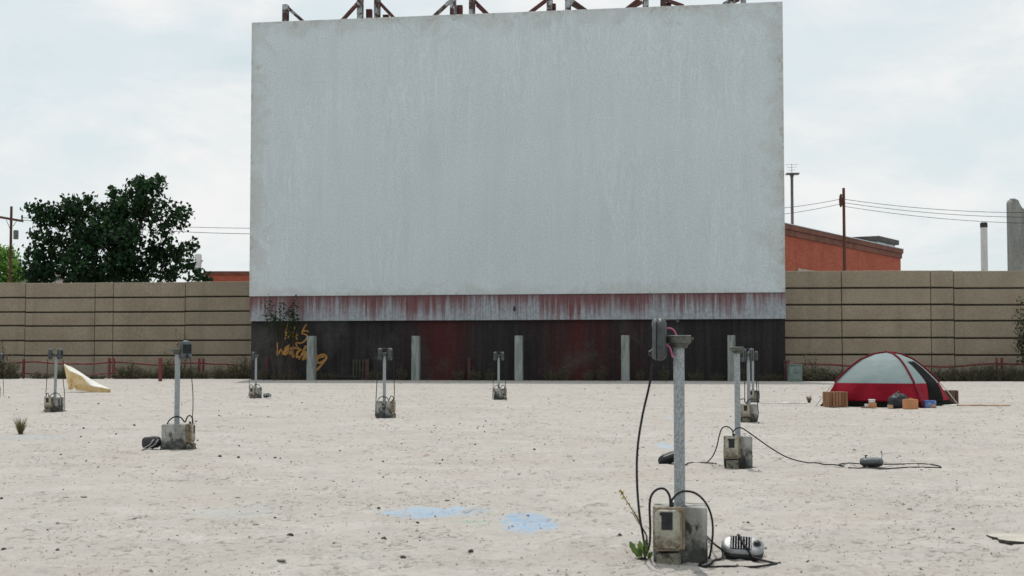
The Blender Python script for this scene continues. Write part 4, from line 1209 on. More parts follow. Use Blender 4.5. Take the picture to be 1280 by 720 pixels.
# broken pale slab at the right edge
g = G(1262, 676.5)
pxs = [(1233, 673.2), (1240, 675.6), (1247, 676.8), (1248.5, 679), (1262, 681), (1280, 682.6), (1310, 683), (1325, 676), (1305, 671.8), (1280, 671.5), (1260, 671.5), (1245, 672)]
pts = [G(*q) for q in pxs]
b = MB(); n = len(pts)
def slz(q): return .010 + max(0, (q.x - pts[0].x)) * .006
top = [Vector((q.x, q.y, slz(q) + .012)) for q in pts]; bot = [Vector((q.x, q.y, slz(q) - .003)) for q in pts]
b.add(top + bot, [tuple(range(n))]); 
b.add(top + bot, [(i, n + i, n + (i + 1) % n, (i + 1) % n) for i in range(n)], 1)
b.add(bot, [tuple(reversed(range(n)))], 1)
o = b.build('broken_slab', [M['slab'], M['slab_edge']]); tag(o, 'thin pale broken board with dark edges lying at the right edge of the photo', 'board')
bm = bmesh.new(); bm.from_mesh(o.data); bmesh.ops.remove_doubles(bm, verts=bm.verts, dist=1e-5); bmesh.ops.recalc_face_normals(bm, faces=bm.faces); bm.to_mesh(o.data); bm.free()

# ------------------------------------------------------------------ stones and clods
protos = []
def make_stone(seed, flat, mat, name):
    bm = bmesh.new(); bmesh.ops.create_icosphere(bm, subdivisions=2, radius=1)
    for v in bm.verts:
        p = v.co * (1 + .35 * mnoise.noise(v.co * 1.3 + Vector((seed * 7, 0, 0))) + .15 * mnoise.noise(v.co * 3 + Vector((seed, 3, 0))))
        v.co = Vector((p.x, p.y * .8, max(p.z, -.5) * flat))
    b = MB(); b.bm(bm, smooth=False)
    return b.build(name, mat)
sp = [make_stone(i, .72, M['stone'], 'stone') for i in range(4)]
cp_ = [make_stone(i + 9, .20, M['clod'], 'earth_clod') for i in range(3)]
usedp = set()
def put(protos, px, py, wpx, label, cat, group):
    p = rnd.choice(protos)
    if p.name in usedp:
        o = p.copy(); COL.objects.link(o)
    else:
        o = p; usedp.add(p.name)
    g = G(px, py); r = wpx / 2 * g.y / FPX
    o.location = (g.x, g.y, gh(g.x, g.y) + r * .22); o.scale = (r, r, r); o.rotation_euler = (0, 0, rnd.uniform(0, 6.28))
    return tag(o, label, cat, group)
SL = ('small dark stone lying loose on the pale lot', 'stone', 'dark stones scattered over the lot')
for (x, y, w) in [(275, 570, 5), (298, 570.5, 5), (344, 570, 4.5), (350.5, 570.8, 3), (479, 575.7, 4), (553, 575, 3), (550, 579.5, 3.5), (268, 576, 3), (473.5, 635.5, 5), (522, 652.5, 5), (344, 647, 4), (322, 639.5, 3),
                  (363, 671, 9), (480, 674, 9), (504, 696, 8), (589, 690, 7), (72, 689.5, 6), (5, 689.5, 7), (59.5, 663, 4), (2, 621, 4), (660, 644, 5), (935, 652, 4), (1010.5, 706, 6), (1191.5, 661.5, 5), (775, 673, 6), (668, 563, 4), (681, 554, 3),
                  (104.5, 536, 4), (101, 545, 3), (111, 553, 3), (145, 542, 3), (168, 532.5, 4), (76, 570, 3), (108, 577, 3), (334.5, 522, 2.5), (274, 519, 3), (245, 527, 3), (247, 551, 3), (299, 558, 3), (290, 534, 2.5), (123, 505, 3), (150, 507, 2.5), (597, 535, 3), (628, 537, 3), (606, 539, 2.5), (594, 554, 3), (607, 527, 2.5), (425, 562.5, 3), (325, 571, 2.5), (364, 576, 2.5)]:
    put(sp, x, y, w, *SL)
r3 = random.Random(3)
for i in range(150):
    y = 486 + (r3.random() ** 1.7) * 200; x = r3.uniform(-20, 1300)
    put(sp, x, y, r3.uniform(1.2, 2.2) + (y - 486) * .003, *SL)
CL = ('low flat clod of dry earth on the lot', 'clod', 'earth clods on the lot')
for (x, y, w) in [(53, 614.8, 9), (171, 649.5, 16), (394, 597.5, 8), (297, 620, 11), (320, 654, 14), (352, 703, 18), (285, 597, 7), (1137, 638, 10), (559, 625, 12), (430, 622, 9), (82, 620, 12), (105, 619, 14)]:
    put(cp_, x, y, w * .75, *CL)

# loose grit too fine to count, lying all over the lot
def grit():
    r = np.random.default_rng(5)
    N = 26000
    py = 483 + 262 * r.random(N) ** 1.15; px = r.uniform(-250, 1530, N)
    keep = vnoise(px / 60, py / 14, 31) + r.uniform(-.45, .45, N) > .42
    py = py[keep]; px = px[keep]; N = len(px)
    dx = (px - 640) / FPX; dz = (360 - py) / FPX; c, s_ = math.cos(PITCH), math.sin(PITCH)
    yy = c - s_ * dz; zz = s_ + c * dz; k = -CAMZ / zz
    X = dx * k; Y = yy * k
    Z = ground_height(X, Y)
    sz_ = np.minimum(.0024 * np.exp(r.normal(0, .5, N)) * (1 + Y / 12), .022)
    ang = r.uniform(0, 6.28, N)
    V = np.zeros((N, 5, 3))
    for q in range(4):
        a = ang + q * PI / 2 + r.uniform(-.4, .4, N); rr = sz_ * r.uniform(.7, 1.4, N)
        V[:, q, 0] = X + np.cos(a) * rr; V[:, q, 1] = Y + np.sin(a) * rr; V[:, q, 2] = Z - .003
    V[:, 4, 0] = X + sz_ * r.uniform(-.5, .5, N); V[:, 4, 1] = Y + sz_ * r.uniform(-.5, .5, N); V[:, 4, 2] = Z + sz_ * r.uniform(.35, .95, N)
    base = (np.arange(N) * 5)[:, None, None]
    T = np.array([[0, 1, 4], [1, 2, 4], [2, 3, 4], [3, 0, 4]])[None] + base
    T = T.reshape(-1, 3)
    me = bpy.data.meshes.new('grit')
    me.from_pydata(V.reshape(-1, 3).tolist(), [], T.tolist())
    n = NT('grit'); g = n.n('ShaderNodeNewGeometry').outputs['Random Per Island']
    col = n.mix(n.rng(g, .25, .75), (.34, .315, .28), (.19, .175, .155))
    n.finish(col, .95, 0, None, .1)
    me.materials.append(n.m)
    o = bpy.data.objects.new('grit', me); COL.objects.link(o)
    tag(o, 'loose grit and crumbs strewn over the pale lot', 'grit', None, 'stuff')
grit()

# ------------------------------------------------------------------ vegetation
def leaf_quad(b, c, size, r, up_bias=.0, mi=0, elong=1.5):
    d = Vector((r.gauss(0, 1), r.gauss(0, 1), r.gauss(0, 1) - up_bias)).normalized()
    s = d.orthogonal().normalized(); s.rotate(Matrix.Rotation(r.uniform(0, 6.28), 3, d))
    n = d.cross(s)
    l = size * elong; w = size
    fold = n * (.18 * size)
    vs = [c - d * l * .5, c + s * w * .5 - d * l * .12 + fold, c + s * w * .36 + d * l * .2 + fold, c + d * l * .5, c - s * w * .36 + d * l * .2 + fold, c - s * w * .5 - d * l * .12 + fold]
    b.add(vs, [(0, 1, 2, 3), (0, 3, 4, 5)], mi)

def make_tree():
    r = random.Random(21)
    YT = 83.0; k = YT / FPX
    base = P(141, 450, YT); base.z = 0
    t = thing('leafy_tree', 'dark broad-leaved tree rising behind the left wall', 'tree', base)
    lobes = [(55, 268, 12), (68, 262, 12), (85, 259, 12), (104, 256, 12), (150, 290, 26), (148, 268, 18), (130, 276, 20), (48, 322, 25), (38, 338, 16), (62, 300, 20), (62, 268, 14), (78, 275, 24), (100, 268, 22), (120, 262, 18), (92, 300, 30), (118, 295, 30), (75, 330, 26), (110, 330, 28), (138, 250, 12), (150, 270, 26), (165, 255, 18), (178, 243, 16), (195, 238, 16), (205, 252, 12), (182, 262, 22), (170, 222, 5), (192, 222, 7), (175, 232, 9), (217, 268, 15), (228, 262, 9), (225, 278, 10), (205, 285, 18), (160, 305, 30), (190, 310, 24), (210, 318, 18), (225, 312, 12), (236, 305, 6), (220, 335, 14), (185, 338, 22), (150, 335, 26), (238, 330, 6), (100, 345, 26), (125, 348, 24), (160, 345, 24), (50, 345, 18), (205, 345, 18), (140, 315, 26), (140, 290, 26), (50, 276, 5), (45, 292, 6), (44, 262, 5), (245, 345, 9), (258, 346, 6), (135, 238, 5), (113, 250, 5), (86, 256, 6)]
    b = MB(); lm = MB()
    fork = base + Vector((.1, 0, 3.2))
    b.tube(smooth_path([base + Vector((0, 0, -.2)), base + Vector((-.08, 0, 1.2)), base + Vector((.1, .05, 2.4)), fork + Vector((.05, 0, 1.3)), fork + Vector((.3, 0, 3.2)), fork + Vector((1.2, 0, 5.2)), fork + Vector((1.7, .1, 6.6))], 4), .2, 10,
           radii=[.34 - .31 * i / 24 for i in range(25)])
    for (px, py, rp) in lobes:
        c = P(px, py, YT); R = rp * k
        dep = r.uniform(-1, 1) * max(0.3, 2.2 * (1 - abs(px - 135) / 140))
        c.y += dep; R *= r.uniform(.82, 1.0)
        # limb
        z0 = r.uniform(2.2, 5.0); st = base + Vector((.1, 0, min(z0, c.z - .4)))
        mid = st.lerp(c, .55) + Vector((r.uniform(-.3, .3), r.uniform(-.3, .3), -.25))
        rr = .03 + R * .025
        b.tube(smooth_path([st, mid, c], 5), .1, 6, radii=[rr * (1 - .85 * i / 10) for i in range(11)])
        ns = max(5, int(31 * R ** 2.0))
        for j in range(ns):
            q = Vector((r.gauss(0, 1), r.gauss(0, 1), r.gauss(0, 1))).normalized() * (R * r.random() ** .45)
            cc = c + Vector((q.x, q.y * 1.1, q.z * .92))
            if j % 3 == 0: b.tube([c.lerp(cc, .25), c.lerp(cc, .6) + Vector((0, 0, -.05)), cc], .012, 4, radii=[.022, .016, .007])
            for m_ in range(r.randint(9, 15)):
                o = Vector((r.gauss(0, .2), r.gauss(0, .2), r.gauss(0, .17)))
                leaf_quad(lm, cc + o, r.uniform(.14, .24), r, .7, elong=1.35)
    b.build('trunk', M['bark'], t, world=True)
    lm.build('crown', M['leaf'], t, world=True)
make_tree()

def far_tree():
    r = random.Random(8)
    YT = 118.0; k = YT / FPX
    base = P(-12, 450, YT); base.z = 0
    t = thing('bushy_tree', 'bright light green tree far behind the wall at the left edge', 'tree', base)
    b = MB(); lm = MB()
    b.tube([base, base + Vector((.1, 0, 3)), base + Vector((0, 0, 6))], .2, 8, radii=[.25, .18, .08])
    for (px, py, rp) in [(-30, 330, 26), (-10, 318, 16), (5, 322, 14), (10, 340, 16), (-5, 345, 22), (16, 346, 10), (20, 335, 7), (-35, 350, 26), (4, 372, 26), (-30, 375, 28)]:
        c = P(px, py, YT); R = rp * k; c.y += r.uniform(-1, 1)
        b.tube([base + Vector((0, 0, 3.5)), c], .05, 5, radii=[.08, .02])
        for j in range(int(190 * R)):
            q = Vector((r.gauss(0, 1), r.gauss(0, 1), r.gauss(0, 1))).normalized() * (R * r.random() ** .4)
            for m_ in range(4): leaf_quad(lm, c + q + Vector((r.gauss(0, .2), r.gauss(0, .2), r.gauss(0, .2))), r.uniform(.13, .22), r, .3)
    b.build('trunk', M['bark'], t, world=True); lm.build('crown', M['leaf_far'], t, world=True)
far_tree()

def make_scrub(seed, w, h, nst, leaf, lmat, name='scrub_clump', per=16):
    r = random.Random(seed)
    t = empty(name)
    b = MB(); lm = MB()
    for i in range(nst):
        a = r.uniform(0, 6.28); rad = w / 2 * r.random() ** .5
        hh = h * (.45 + .55 * r.random()) * (1 - .4 * (rad / (w / 2)))
        p0 = Vector((math.cos(a) * rad * .55, math.sin(a) * rad * .35, -.03)); p2 = Vector((math.cos(a) * rad + r.gauss(0, .05), math.sin(a) * rad * .6, hh))
        p1 = p0.lerp(p2, .5) + Vector((r.gauss(0, .05), r.gauss(0, .05), .04))
        path = smooth_path([p0, p1, p2], 4)
        b.tube(path, .01, 4, radii=[.014 - .010 * q / 8 for q in range(9)], cap=False)
        for j in range(per):
            q = path[r.randint(1, 8)]
            leaf_quad(lm, q + Vector((r.gauss(0, .07), r.gauss(0, .07), r.gauss(0, .06))), leaf * r.uniform(.6, 1.3), r, -.4, elong=2.0)
    b.build('stems', M['stem'], t); lm.build('foliage', lmat, t)
    return t
scr = [make_scrub(40 + i, 1.5 + .25 * i, .85 + .12 * (i % 3), 70, .05, M['scrub'], per=13) for i in range(4)]
su = [False] * 4
def put_scrub(loc, sxy, szz, label, group):
    i = rnd.randint(0, 3)
    o = scr[i] if not su[i] else copy_tree(scr[i]); su[i] = True
    o.location = loc; o.scale = (sxy, sxy * .8, szz); o.rotation_euler = (0, 0, rnd.uniform(-.6, .6) + (PI if rnd.random() < .5 else 0))
    tag(o, label, 'shrub', group)
LG = ('low grey-green scrub clump at the foot of the wall left of the screen', 'scrub along the left wall')
for (px, s, hz) in [(-45, 1.0, 1.1), (-20, 1.1, 1.4), (4, 1.0, 1.3), (18, .8, .5), (50, .9, .4), (80, .9, .9), (96, .7, .5), (120, .9, .35), (150, .7, .5), (162, .9, .95), (170, .8, .9), (182, .6, .5), (196, .7, .6), (212, .9, 1.1), (226, .9, 1.2), (240, .8, .6), (256, .7, .5), (277, .8, .85), (289, .9, .7), (303, 1.0, 1.2), (309, .8, 1.0)]:
    p = P(px, 460, 74.2 + rnd.uniform(-.5, .5)); p.z = 0
    put_scrub(p, s, hz, *LG)
RG = ('dark scrub clump at the foot of the wall right of the screen', 'scrub along the right wall')
for px in [1008, 1019, 1030, 1041, 1052, 1066, 1085, 1110, 1140, 1160, 1172, 1184, 1198, 1206, 1222, 1234, 1242, 1256, 1264, 1276, 1284, 1300, 1320, 1335, 1360, 1390]:
    p = P(px + rnd.uniform(-5, 5), 460, 66.2 + rnd.uniform(-.5, .4)); p.z = 0
    put_scrub(p, rnd.uniform(.6, .95), rnd.uniform(.4, .95) * (1.0 if px > 1180 or px < 1050 else .75), *RG)
BG_ = ('thin weed clump growing along the dark base of the screen', 'weeds along the screen base')
for px in (330, 345, 358, 372, 402, 418, 470, 503, 573, 594, 612, 690, 705, 735, 752, 800, 830, 870, 897, 925, 956, 970):
    w_ = SM @ on_screen(px, 470, -.15); w_.z = 0
    put_scrub(w_, rnd.uniform(.3, .5), rnd.uniform(.3, .9), *BG_)

def climber(name, label, basep, tips, leaf, mat, per, seed, cat='shrub', spread=.10, rst=.018, start=.1):
    r = random.Random(seed)
    t = thing(name, label, cat, (basep.x, basep.y, 0))
    b = MB(); lm = MB()
    for tip in tips:
        mid = basep.lerp(tip, .5) + Vector((r.gauss(0, .15), 0, .1))
        bx = basep.x + (tip.x - basep.x) * .55 + r.gauss(0, .08)
        mid.x = (bx + tip.x) / 2 + r.gauss(0, .08)
        path = smooth_path([Vector((bx, basep.y, -.05)), mid, tip], 10)
        b.tube(path, rst, 5, radii=[rst * (1 - .75 * i / 20) for i in range(21)])
        for j in range(per):
            q = path[int((start + (1 - start) * r.random()) * 20)]
            leaf_quad(lm, q + Vector((r.gauss(0, spread), r.gauss(0, spread * .6), r.gauss(0, spread))), leaf * r.uniform(.6, 1.3), r, -.2)
    b.build('stems', M['stem'], t, world=True); lm.build('foliage', mat, t, world=True)
    return t
w0 = SM @ on_screen(355, 470, -.9); w0.z = 0
YV = w0.y
climber('tall_bush', 'thin leafy bush rising over the graffiti to the rust band', w0, [P(x, y, YV + .1) for x, y in [(332, 378), (333, 390), (337, 371), (340, 382), (346, 390), (351, 384), (354, 378), (359, 388), (364, 380), (370, 367), (368, 374), (371, 395), (366, 386), (361, 396), (343, 394), (348, 398), (356, 404), (365, 410), (374, 398)]], .072, M['vine'], 60, 3, start=.62, spread=.085, rst=.012)
p = P(226, 460, 73.8); p.z = 0
climber('twiggy_shrub', 'twiggy shrub against the left wall behind the left speaker post', p, [P(x, y, 73.8) for x, y in [(207, 440), (212, 448), (219, 414), (226, 420), (232, 417), (228, 430), (237, 440), (205, 452)]], .06, M['scrub'], 26, 4, start=.3)
p = P(3, 460, 73.6); p.z = 0
climber('twiggy_shrub', 'tall thin shrub against the left wall at the edge of the photo', p, [P(x, y, 73.6) for x, y in [(-8, 420), (0, 425), (3.5, 422), (6, 436), (-3, 440), (9, 444)]], .06, M['scrub'], 36, 5, start=.3)
p = P(1296, 460, 66.0); p.z = 0
climber('tall_shrub', 'tall leafy shrub against the right wall at the edge of the photo', p, [P(x, y, 66) for x, y in [(1275, 368), (1280, 378), (1271, 392), (1274, 398), (1281, 402), (1272, 425), (1276, 430), (1281, 420), (1290, 372), (1300, 380), (1294, 400)]], .085, M['vine'], 60, 6, start=.45, spread=.13)
p = P(1018, 460, 66.0); p.z = 0
climber('twiggy_shrub', 'twiggy shrub beside the green cabinet', p, [P(x, y, 66) for x, y in [(1004, 444), (1010, 448), (1018, 446), (1013, 455), (1022, 456), (1030, 460), (1038, 462)]], .06, M['scrub'], 26, 7, start=.3)

def grass_tuft(label, px, py, h, w, n, seed, name='grass_tuft'):
    r = random.Random(seed); g = on_ground(px, py)
    b = MB()
    for i in range(n):
        a = r.uniform(0, 6.28); tip = Vector((math.cos(a) * w * .5 * r.random() ** .6, math.sin(a) * w * .4, h * (.4 + .6 * r.random())))
        p0 = Vector((math.cos(a) * w * .1 * r.random(), math.sin(a) * w * .1, -.01))
        mid = p0.lerp(tip, .5) + Vector((0, 0, h * .1)); s = Vector((r.gauss(0, 1), r.gauss(0, 1), 0)).normalized() * .0026
        b.add([p0 - s, p0 + s, mid + s * .8, mid - s * .8, tip], [(0, 1, 2, 3), (3, 2, 4)])
    o = b.build(name, M['dry']); o.location = g
    return tag(o, label, 'grass')
grass_tuft('dry grass tuft on the left of the lot', 26, 541.5, .26, .24, 230, 1)
grass_tuft('small dry grass tuft left of the tent', 1011.5, 503.5, .20, .22, 150, 2)

# weed beside the nearest block
g = on_ground(803, 699)
t = thing('flowering_weed', 'green leafy weed with one dry flower stalk at the nearest block', 'plant', g)
r = random.Random(4)
YW = g.y
b = MB()
stalk = smooth_path([P(808, 695, YW), P(808.5, 672, YW), P(803, 660, YW), P(795, 645, YW), P(787, 632, YW), P(780, 621, YW), P(776, 614, YW)], 5)
b.tube(stalk, .003, 6, radii=[.0045 - .003 * i / 30 for i in range(31)])
b.tube(smooth_path([P(804, 662, YW), P(797, 652, YW), P(791, 642, YW), P(788, 641, YW)], 5), .002, 5)
b.tube(smooth_path([P(802, 657, YW + .01), P(796, 645, YW + .01), P(789, 636, YW + .01)], 5), .0018, 5)
b.build('stalk', M['stemgreen'], t, world=True)
b = MB()
for i in range(26):
    q = stalk[r.randint(12, 30)] + Vector((r.gauss(0, .006), r.gauss(0, .006), r.gauss(0, .006))); leaf_quad(b, q, r.uniform(.006, .011), r, -.5)
for (x, y) in ((775.5, 614), (778.5, 616), (776.5, 619), (780, 622)): leaf_quad(b, P(x, y, YW), .017, r, 0)
b.build('flowers', M['flower'], t, world=True)
def broad_leaf(b, p0, p1, w, bend, face=Vector((0, -1, .4))):
    d = (p1 - p0); L = d.length; d.normalize(); s = d.cross(face).normalized(); nn = s.cross(d)
    N = 8; vs = []
    for i in range(N + 1):
        f = i / N
        ww = w * (math.sin(PI * min(1, f * .98 + .02)) ** .7) * (.35 + .65 * min(1, f * 1.6)) * (.9 + .2 * math.sin(i * 2.3))
        c = p0 + d * L * f + nn * bend * math.sin(PI * f) * L
        vs += [c - s * ww + nn * ww * .3, c, c + s * ww + nn * ww * .3]
    b.add(vs, [q for i in range(N) for q in ((3 * i, 3 * i + 1, 3 * i + 4, 3 * i + 3), (3 * i + 1, 3 * i + 2, 3 * i + 5, 3 * i + 4))], 0, True)
b = MB()
for (x0, y0, x1, y1, w, bd) in [(803, 698, 797, 680, .010, .1), (799, 699, 789, 686, .008, .2), (806, 698, 812, 682, .008, .1), (797, 697, 786.5, 676.5, .019, .15), (800, 699, 797, 685, .012, .1), (802, 698, 799.5, 675, .017, -.1), (805, 698, 807.5, 674, .017, .1), (807, 698, 808, 680, .012, -.1), (810, 699, 816, 689, .014, .2), (801, 698, 793, 690, .010, .2), (807, 698, 804, 684, .015, .15)]:
    broad_leaf(b, P(x0, y0, YW - .02), P(x1, y1, YW + r.uniform(-.05, .04)), w, bd)
b.build('leaves', M['fresh'], t, world=True)
b = MB(); b.tube(smooth_path([P(795, 701.5, YW - .02), P(799, 699, YW - .02), P(805, 698, YW - .02), P(809, 700, YW - .02)], 5), .006, 7); b.build('root_crown', M['bark'], t, world=True)

# ------------------------------------------------------------------ beyond the walls
# brick hall on the right
LBp = Vector((20.4, 105.7, 0)); RBp = Vector((35.6, 130.0, 0))
dirb = (RBp - LBp).normalized(); st = LBp - dirb * 14
Ltot = (RBp - st).length
hall = thing('brick_hall', 'orange-red brick hall with a dark coping behind the right wall', 'building', st, math.atan2(dirb.y, dirb.x))
HB = zpx(311, 130)
b = MB(); b.box((0, 0, 0), (Ltot, -0 + 14, HB - .9)); b.build('wall', M['brick'], hall)
b = MB(); b.box((-.1, -.12, HB - .898), (Ltot + .12, 14.1, HB - .45), bev=.03, seg=1); b.box((-.15, -.22, HB - .448), (Ltot + .2, 14.2, HB - .06), bev=.03, seg=1); b.build('coping', M['brick_dark'], hall)
b = MB(); b.box((-.18, -.27, HB - .058), (Ltot + .24, 14.3, HB), bev=.015, seg=1); b.build('flashing', M['pale_blue'], hall)
HM = root_matrix(hall); HI = HM.inverted()
def on_hall(px, py):
    o = HI @ Vector((0, 0, CAMZ)); d = HI.to_3x3() @ ray(px, py); return o + d * (-o.y / d.y)
q0 = on_hall(996, 335.5); q1 = on_hall(1033, 338)
b = MB(); b.box((q0.x, -.14, q0.z - .35), (q1.x, -.004, q0.z), bev=.02, seg=1); wn = b.build('window', M['lintel'], hall)
b = MB(); b.box((q0.x + .2, -.06, q0.z - 2.4), (q1.x - .2, -.006, q0.z - .352)); b.build('pane', M['glass'], wn)
b = MB(); b.box((Ltot - 5.0, .5, HB), (Ltot + .0, 8, HB + .36)); b.build('roof_monitor', M['pale_blue'], hall)
b = MB(); b.box((Ltot - 5.6, .2, HB + .36), (Ltot + .3, 8.3, HB + .8), bev=.03, seg=1); b.build('monitor_roof', M['grey_metal'], hall)
# low brick building on the left
p0 = P(256, 339, 128); 
lb = thing('low_brick_building', 'low red brick building with a dark roof edge between the tree and the screen', 'building', (p0.x, p0.y, 0))
hb = p0.z
b = MB(); b.box((0, 0, 0), (22, 10, hb - .35)); b.build('wall', M['brick'], lb)
b = MB(); b.box((-.1, -.1, hb - .348), (22.1, 10.1, hb), bev=.03, seg=1); b.build('coping', M['brick_dark'], lb)
def flue(name, label, px0, px1, pyt, Y, mats, capfrac=.06, cat='chimney'):
    a = P(px0, pyt, Y); c_ = P(px1, pyt, Y); r_ = (c_.x - a.x) / 2
    t = thing(name, label, cat, ((a.x + c_.x) / 2, Y, 0))
    b = MB(); b.lathe([(r_ * .96, 0), (r_ * .96, a.z * (1 - capfrac))], 20); b.build('shaft', mats[0], t)
    b = MB(); b.lathe([(r_ * 1.05, a.z * (1 - capfrac) + .01), (r_ * 1.05, a.z - .1), (r_ * .8, a.z)], 20); b.build('cap', mats[1], t)
    return t
flue('white_chimney', 'short white chimney beside the low brick building', 243.5, 252, 317.5, 124, (M['white_pipe'], M['white_pipe']), .08)
flue('white_chimney', 'thin white chimney with a sooty cap beyond the right wall', 1225.3, 1234, 278, 140, (M['white_pipe'], M['soot']), .035)
Y = 140
a = P(1261, 250, Y); c_ = P(1278, 250, Y)
t = thing('concrete_stack', 'broken grey concrete tower at the right edge of the photo', 'tower', ((a.x + c_.x) / 2, Y, 0))
w = c_.x - a.x; H1 = a.z; H2 = zpx(262, Y)
b = MB()
prof = [(-w / 2, 0), (w / 2, 0), (w / 2, H2 - .3), (w * .42, H2), (w * .3, H2 + .1), (w * .12, H2 + .5), (w * .05, H1 - .15), (-w * .1, H1), (-w * .42, H1), (-w * .5, H1 - .3)]
n = len(prof)
vs = [(x, -.7, z) for x, z in prof] + [(x, .7, z) for x, z in prof]
b.add(vs, [tuple(range(n)), tuple(reversed(range(n, 2 * n)))] + [(i, n + i, n + (i + 1) % n, (i + 1) % n) for i in range(n)])
o = b.build('shaft', M['tower_conc'], t)
bm = bmesh.new(); bm.from_mesh(o.data); bmesh.ops.recalc_face_normals(bm, faces=bm.faces); bm.to_mesh(o.data); bm.free()
b = MB(); b.lathe([(.28, H1 - .02), (.28, H1 + .12)], 14, M=Matrix.Translation((-w * .22, 0, 0))); b.build('rim', M['tower_conc'], t)
p0 = P(22, 333, 120)
ph = thing('pale_house', 'small pale house glimpsed between the two trees at left', 'house', (p0.x, p0.y, 0))
b = MB(); b.box((0, 0, 0), (2.6, 5, p0.z - .9)); b.build('wall', M['pale_wall'], ph)
b = MB(); zt_ = p0.z - .9; b.add([(-.2, -.2, zt_), (2.8, -.2, zt_), (1.3, -.2, zt_ + .9), (-.2, 5.2, zt_), (2.8, 5.2, zt_), (1.3, 5.2, zt_ + .9)], [(0, 1, 2), (5, 4, 3), (0, 2, 5, 3), (1, 4, 5, 2), (0, 3, 4, 1)]); b.build('roof', M['grey_metal'], ph)

# utility poles and wires
def upole(label, px, pyt, Y, r0, r1, mat):
    p = P(px, pyt, Y)
    t = thing('utility_pole', label, 'utility pole', (p.x, Y, 0))
    b = MB(); b.tube([(0, 0, 0), (0, 0, p.z * .5), (0, 0, p.z)], r0, 12, radii=[r0, (r0 + r1) / 2, r1]); b.build('pole', mat, t)
    return t, p
t, p = upole('brown wooden power pole with a crossarm and grey transformer left of the leafy tree', 14.3, 258, 95, .10, .085, M['pole_wood'])
b = MB(); a = P(-14, 269, 94.8); c_ = P(29, 276.5, 94.8); b.bar(a, c_, .14, .15, bev=.01); b.build('crossarm', M['pole_wood'], t, world=True)
for (x, y) in ((27.5, 275), (-12, 268)):
    q = P(x, y, 94.8); b = MB(); b.lathe([(.05, 0), (.07, .08), (.05, .16), (.075, .22), (.04, .34)], 10, M=Matrix.Translation(q)); b.build('insulator', M['transf'], t, world=True)
b = MB(); q = P(19.8, 299, 94.7); b.lathe([(.15, 0), (.17, .03), (.17, .55), (.14, .6)], 14, M=Matrix.Translation(q)); b.build('transformer', M['transf'], t, world=True)
b = MB()
for (xa, ya, xb, yb) in ((8, 275, 12.5, 286), (21, 276, 16, 283)): b.bar(P(xa, ya, 94.85), P(xb, yb, 94.85), .03, .03)
b.build('brace', M['pole_steel'], t, world=True)
t, p = upole('brown power pole with a transformer standing before the brick hall', 1054.5, 235, 98, .125, .095, M['pole_wood'])
b = MB(); q = P(1051, 257, 97.8); b.lathe([(.05, -.1), (.10, 0), (.13, .35), (.10, .62), (.05, .8)], 12, M=Matrix.Translation(q)); b.build('transformer', M['pole_wood'], t, world=True)
b = MB(); b.bar(P(1050, 243, 97.9), P(1056, 245, 97.9), .08, .08); b.bar(P(1049, 252, 97.9), P(1055, 255, 97.9), .08, .08); b.build('bracket', M['pole_wood'], t, world=True)
t, p = upole('grey steel mast with a small platform and aerial beside the screen', 989.8, 218, 125, .135, .125, M['pole_steel'])
b = MB(); zt_ = p.z
b.box((-.5, -.4, zt_ - .02), (.6, .4, zt_ + .10)); b.lathe([(.13, zt_ - .3), (.2, zt_ - .03)], 12); b.build('platform', M['pole_steel'], t)
b = MB(); b.tube([(.0, 0, zt_ + .1), (0, 0, zt_ + .95)], .02, 5)
for (zz, l) in ((.35, .3), (.6, .45), (.85, .6)): b.bar((-l, 0, zt_ + zz), (l, 0, zt_ + zz + .05), .02, .02)
b.build('aerial', M['pole_steel'], t)
def wire(label, a, c_, sag, r=.02):
    pts = []
    for i in range(25):
        f = i / 24; q = a.lerp(c_, f); q.z -= sag * 4 * f * (1 - f); pts.append(q)
    b = MB(); b.tube(pts, r, 5); o = b.build('overhead_wire', M['cable']); tag(o, label, 'wire', 'overhead wires')
for (ya, yb, lab) in ((249.2, 265, 'top overhead wire right of the brown power pole'), (253.5, 271, 'middle overhead wire right of the brown power pole'), (258, 279.2, 'lowest overhead wire right of the brown power pole')):
    wire(lab, P(1056, ya, 97.9), P(1340, yb, 97.9), .35, .017)
for (ya, yb, lab) in ((248.5, 263, 'upper overhead wire between the screen and the brown power pole'), (254.5, 272.5, 'lower overhead wire between the screen and the brown power pole')):
    wire(lab, P(1052, ya, 97.9), P(900, yb, 97.9), .25, .017)
wire('overhead wire running from the left pole into the leafy tree', P(28, 275, 94.8), P(420, 292, 110), .35, .02)
wire('upper overhead wire between the tree and the screen', P(28, 272, 94.6), P(420, 284.5, 110), .3, .018)
wire('overhead wire reaching the left pole from outside the photo', P(-14, 269, 94.8), P(-300, 262, 94), .3, .018)

# ------------------------------------------------------------------ camera, light, sky
cam = bpy.data.cameras.new('camera'); co = bpy.data.objects.new('camera', cam); COL.objects.link(co)
cam.sensor_width = 36; cam.lens = FPX / 1280 * 36; cam.clip_end = 6000; cam.clip_start = .05
co.location = (0, 0, CAMZ); co.rotation_euler = (PI / 2 + PITCH, 0, 0)
cam.dof.use_dof = True; cam.dof.focus_distance = 16; cam.dof.aperture_fstop = 7.1
SC.camera = co

SUNV = Vector((-.06, .53, 1.0)).normalized()      # towards the sun: high, behind the screen
sl = bpy.data.lights.new('sun', 'SUN'); sl.energy = 2.6; sl.angle = math.radians(.9); sl.color = (1.0, .95, .88)
so = bpy.data.objects.new('sun', sl); COL.objects.link(so)
so.rotation_euler = SUNV.to_track_quat('Z', 'Y').to_euler(); so.location = (0, 0, 60)

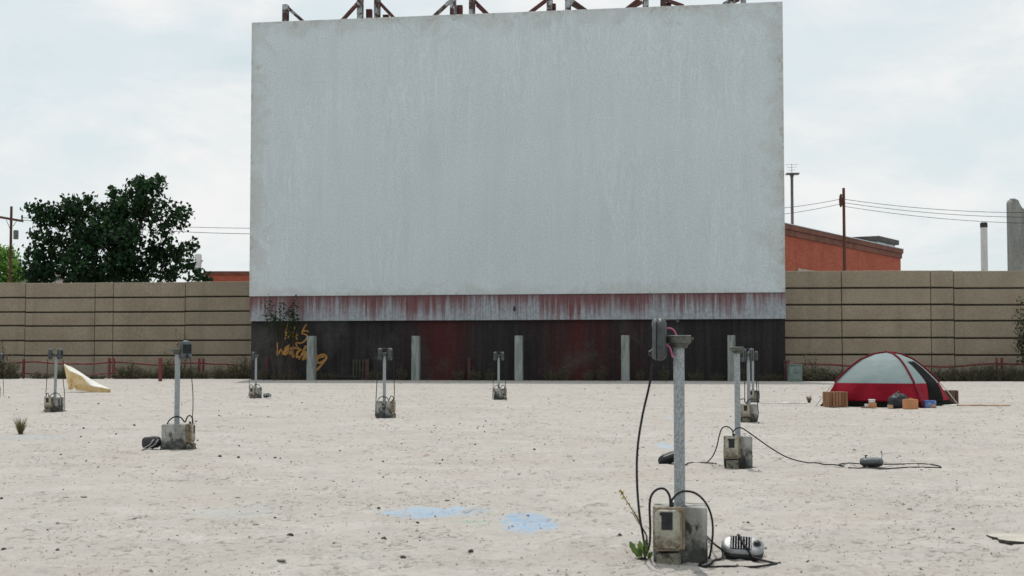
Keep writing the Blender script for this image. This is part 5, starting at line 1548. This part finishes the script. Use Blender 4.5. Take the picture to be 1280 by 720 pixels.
wd = bpy.data.worlds.new('World'); SC.world = wd; wd.use_nodes = True
nt = wd.node_tree; nt.nodes.clear()
class WN(NT):
    def __init__(s, t): s.t = t
n = WN(nt)
out = n.n('ShaderNodeOutputWorld'); bg = n.n('ShaderNodeBackground')
sky = n.n('ShaderNodeTexSky', sky_type='NISHITA'); sky.sun_disc = False
sky.sun_elevation = math.asin(SUNV.z); sky.sun_rotation = math.atan2(SUNV.x, SUNV.y)
sky.air_density = 1.0; sky.dust_density = 2.0
d = n.n('ShaderNodeTexCoord').outputs['Generated']
x, y, z = n.sep(d)
# thin bright cloud over a pale blue sky
pl = n.n('ShaderNodeVectorMath', operation='DIVIDE'); n.link(d, pl.inputs[0])
zc = n.math('ADD', n.math('MAXIMUM', z, 0.0), .22)
cb = n.n('ShaderNodeCombineXYZ'); n.link(zc, cb.inputs[0]); n.link(zc, cb.inputs[1]); cb.inputs[2].default_value = .6
n.link(cb.outputs[0], pl.inputs[1])
cv = pl.outputs[0]
c1 = n.noise(n.mapping(cv, (1, 1, 2.2), (3.3, 1.7, 0)), 1.7, 7, .58, .25)
c2 = n.noise(n.mapping(d, (1, 1, 2.0), (1.1, 5.2, 2.0)), 7.5, 7, .6, .3)
low = n.rng(z, .03, .20, 1, 0)
cov = n.math('ADD', n.math('MULTIPLY', c1, .55), n.math('MULTIPLY', c2, .45))
cloud = n.rng(cov, .36, .60)
nish = n.n('ShaderNodeVectorMath', operation='SCALE'); n.link(sky.outputs[0], nish.inputs[0]); nish.inputs['Scale'].default_value = 0.10
veil = n.mix(.86, nish.outputs[0], (.75, .84, .86))
tint = n.mix(n.rng(c2, .40, .65), (.81, .85, .86), (.90, .90, .90))
colr = n.mix(cloud, veil, tint)
sh = n.noise(n.mapping(d, (1, 1, 1.9), (4.0, 2.0, 7.0)), 5.5, 6, .6, .3)
colr = n.mix(n.math('MULTIPLY', n.rng(sh, .55, .72), .60), colr, (.60, .72, .77))
n.link(colr, bg.inputs['Color']); bg.inputs['Strength'].default_value = 1.0
n.link(bg.outputs[0], out.inputs['Surface'])

SC.view_settings.view_transform = 'Standard'; SC.view_settings.look = 'None'; SC.view_settings.exposure = 0; SC.view_settings.gamma = 1
SC.cycles.use_denoising = True
SC.cycles.max_bounces = 6
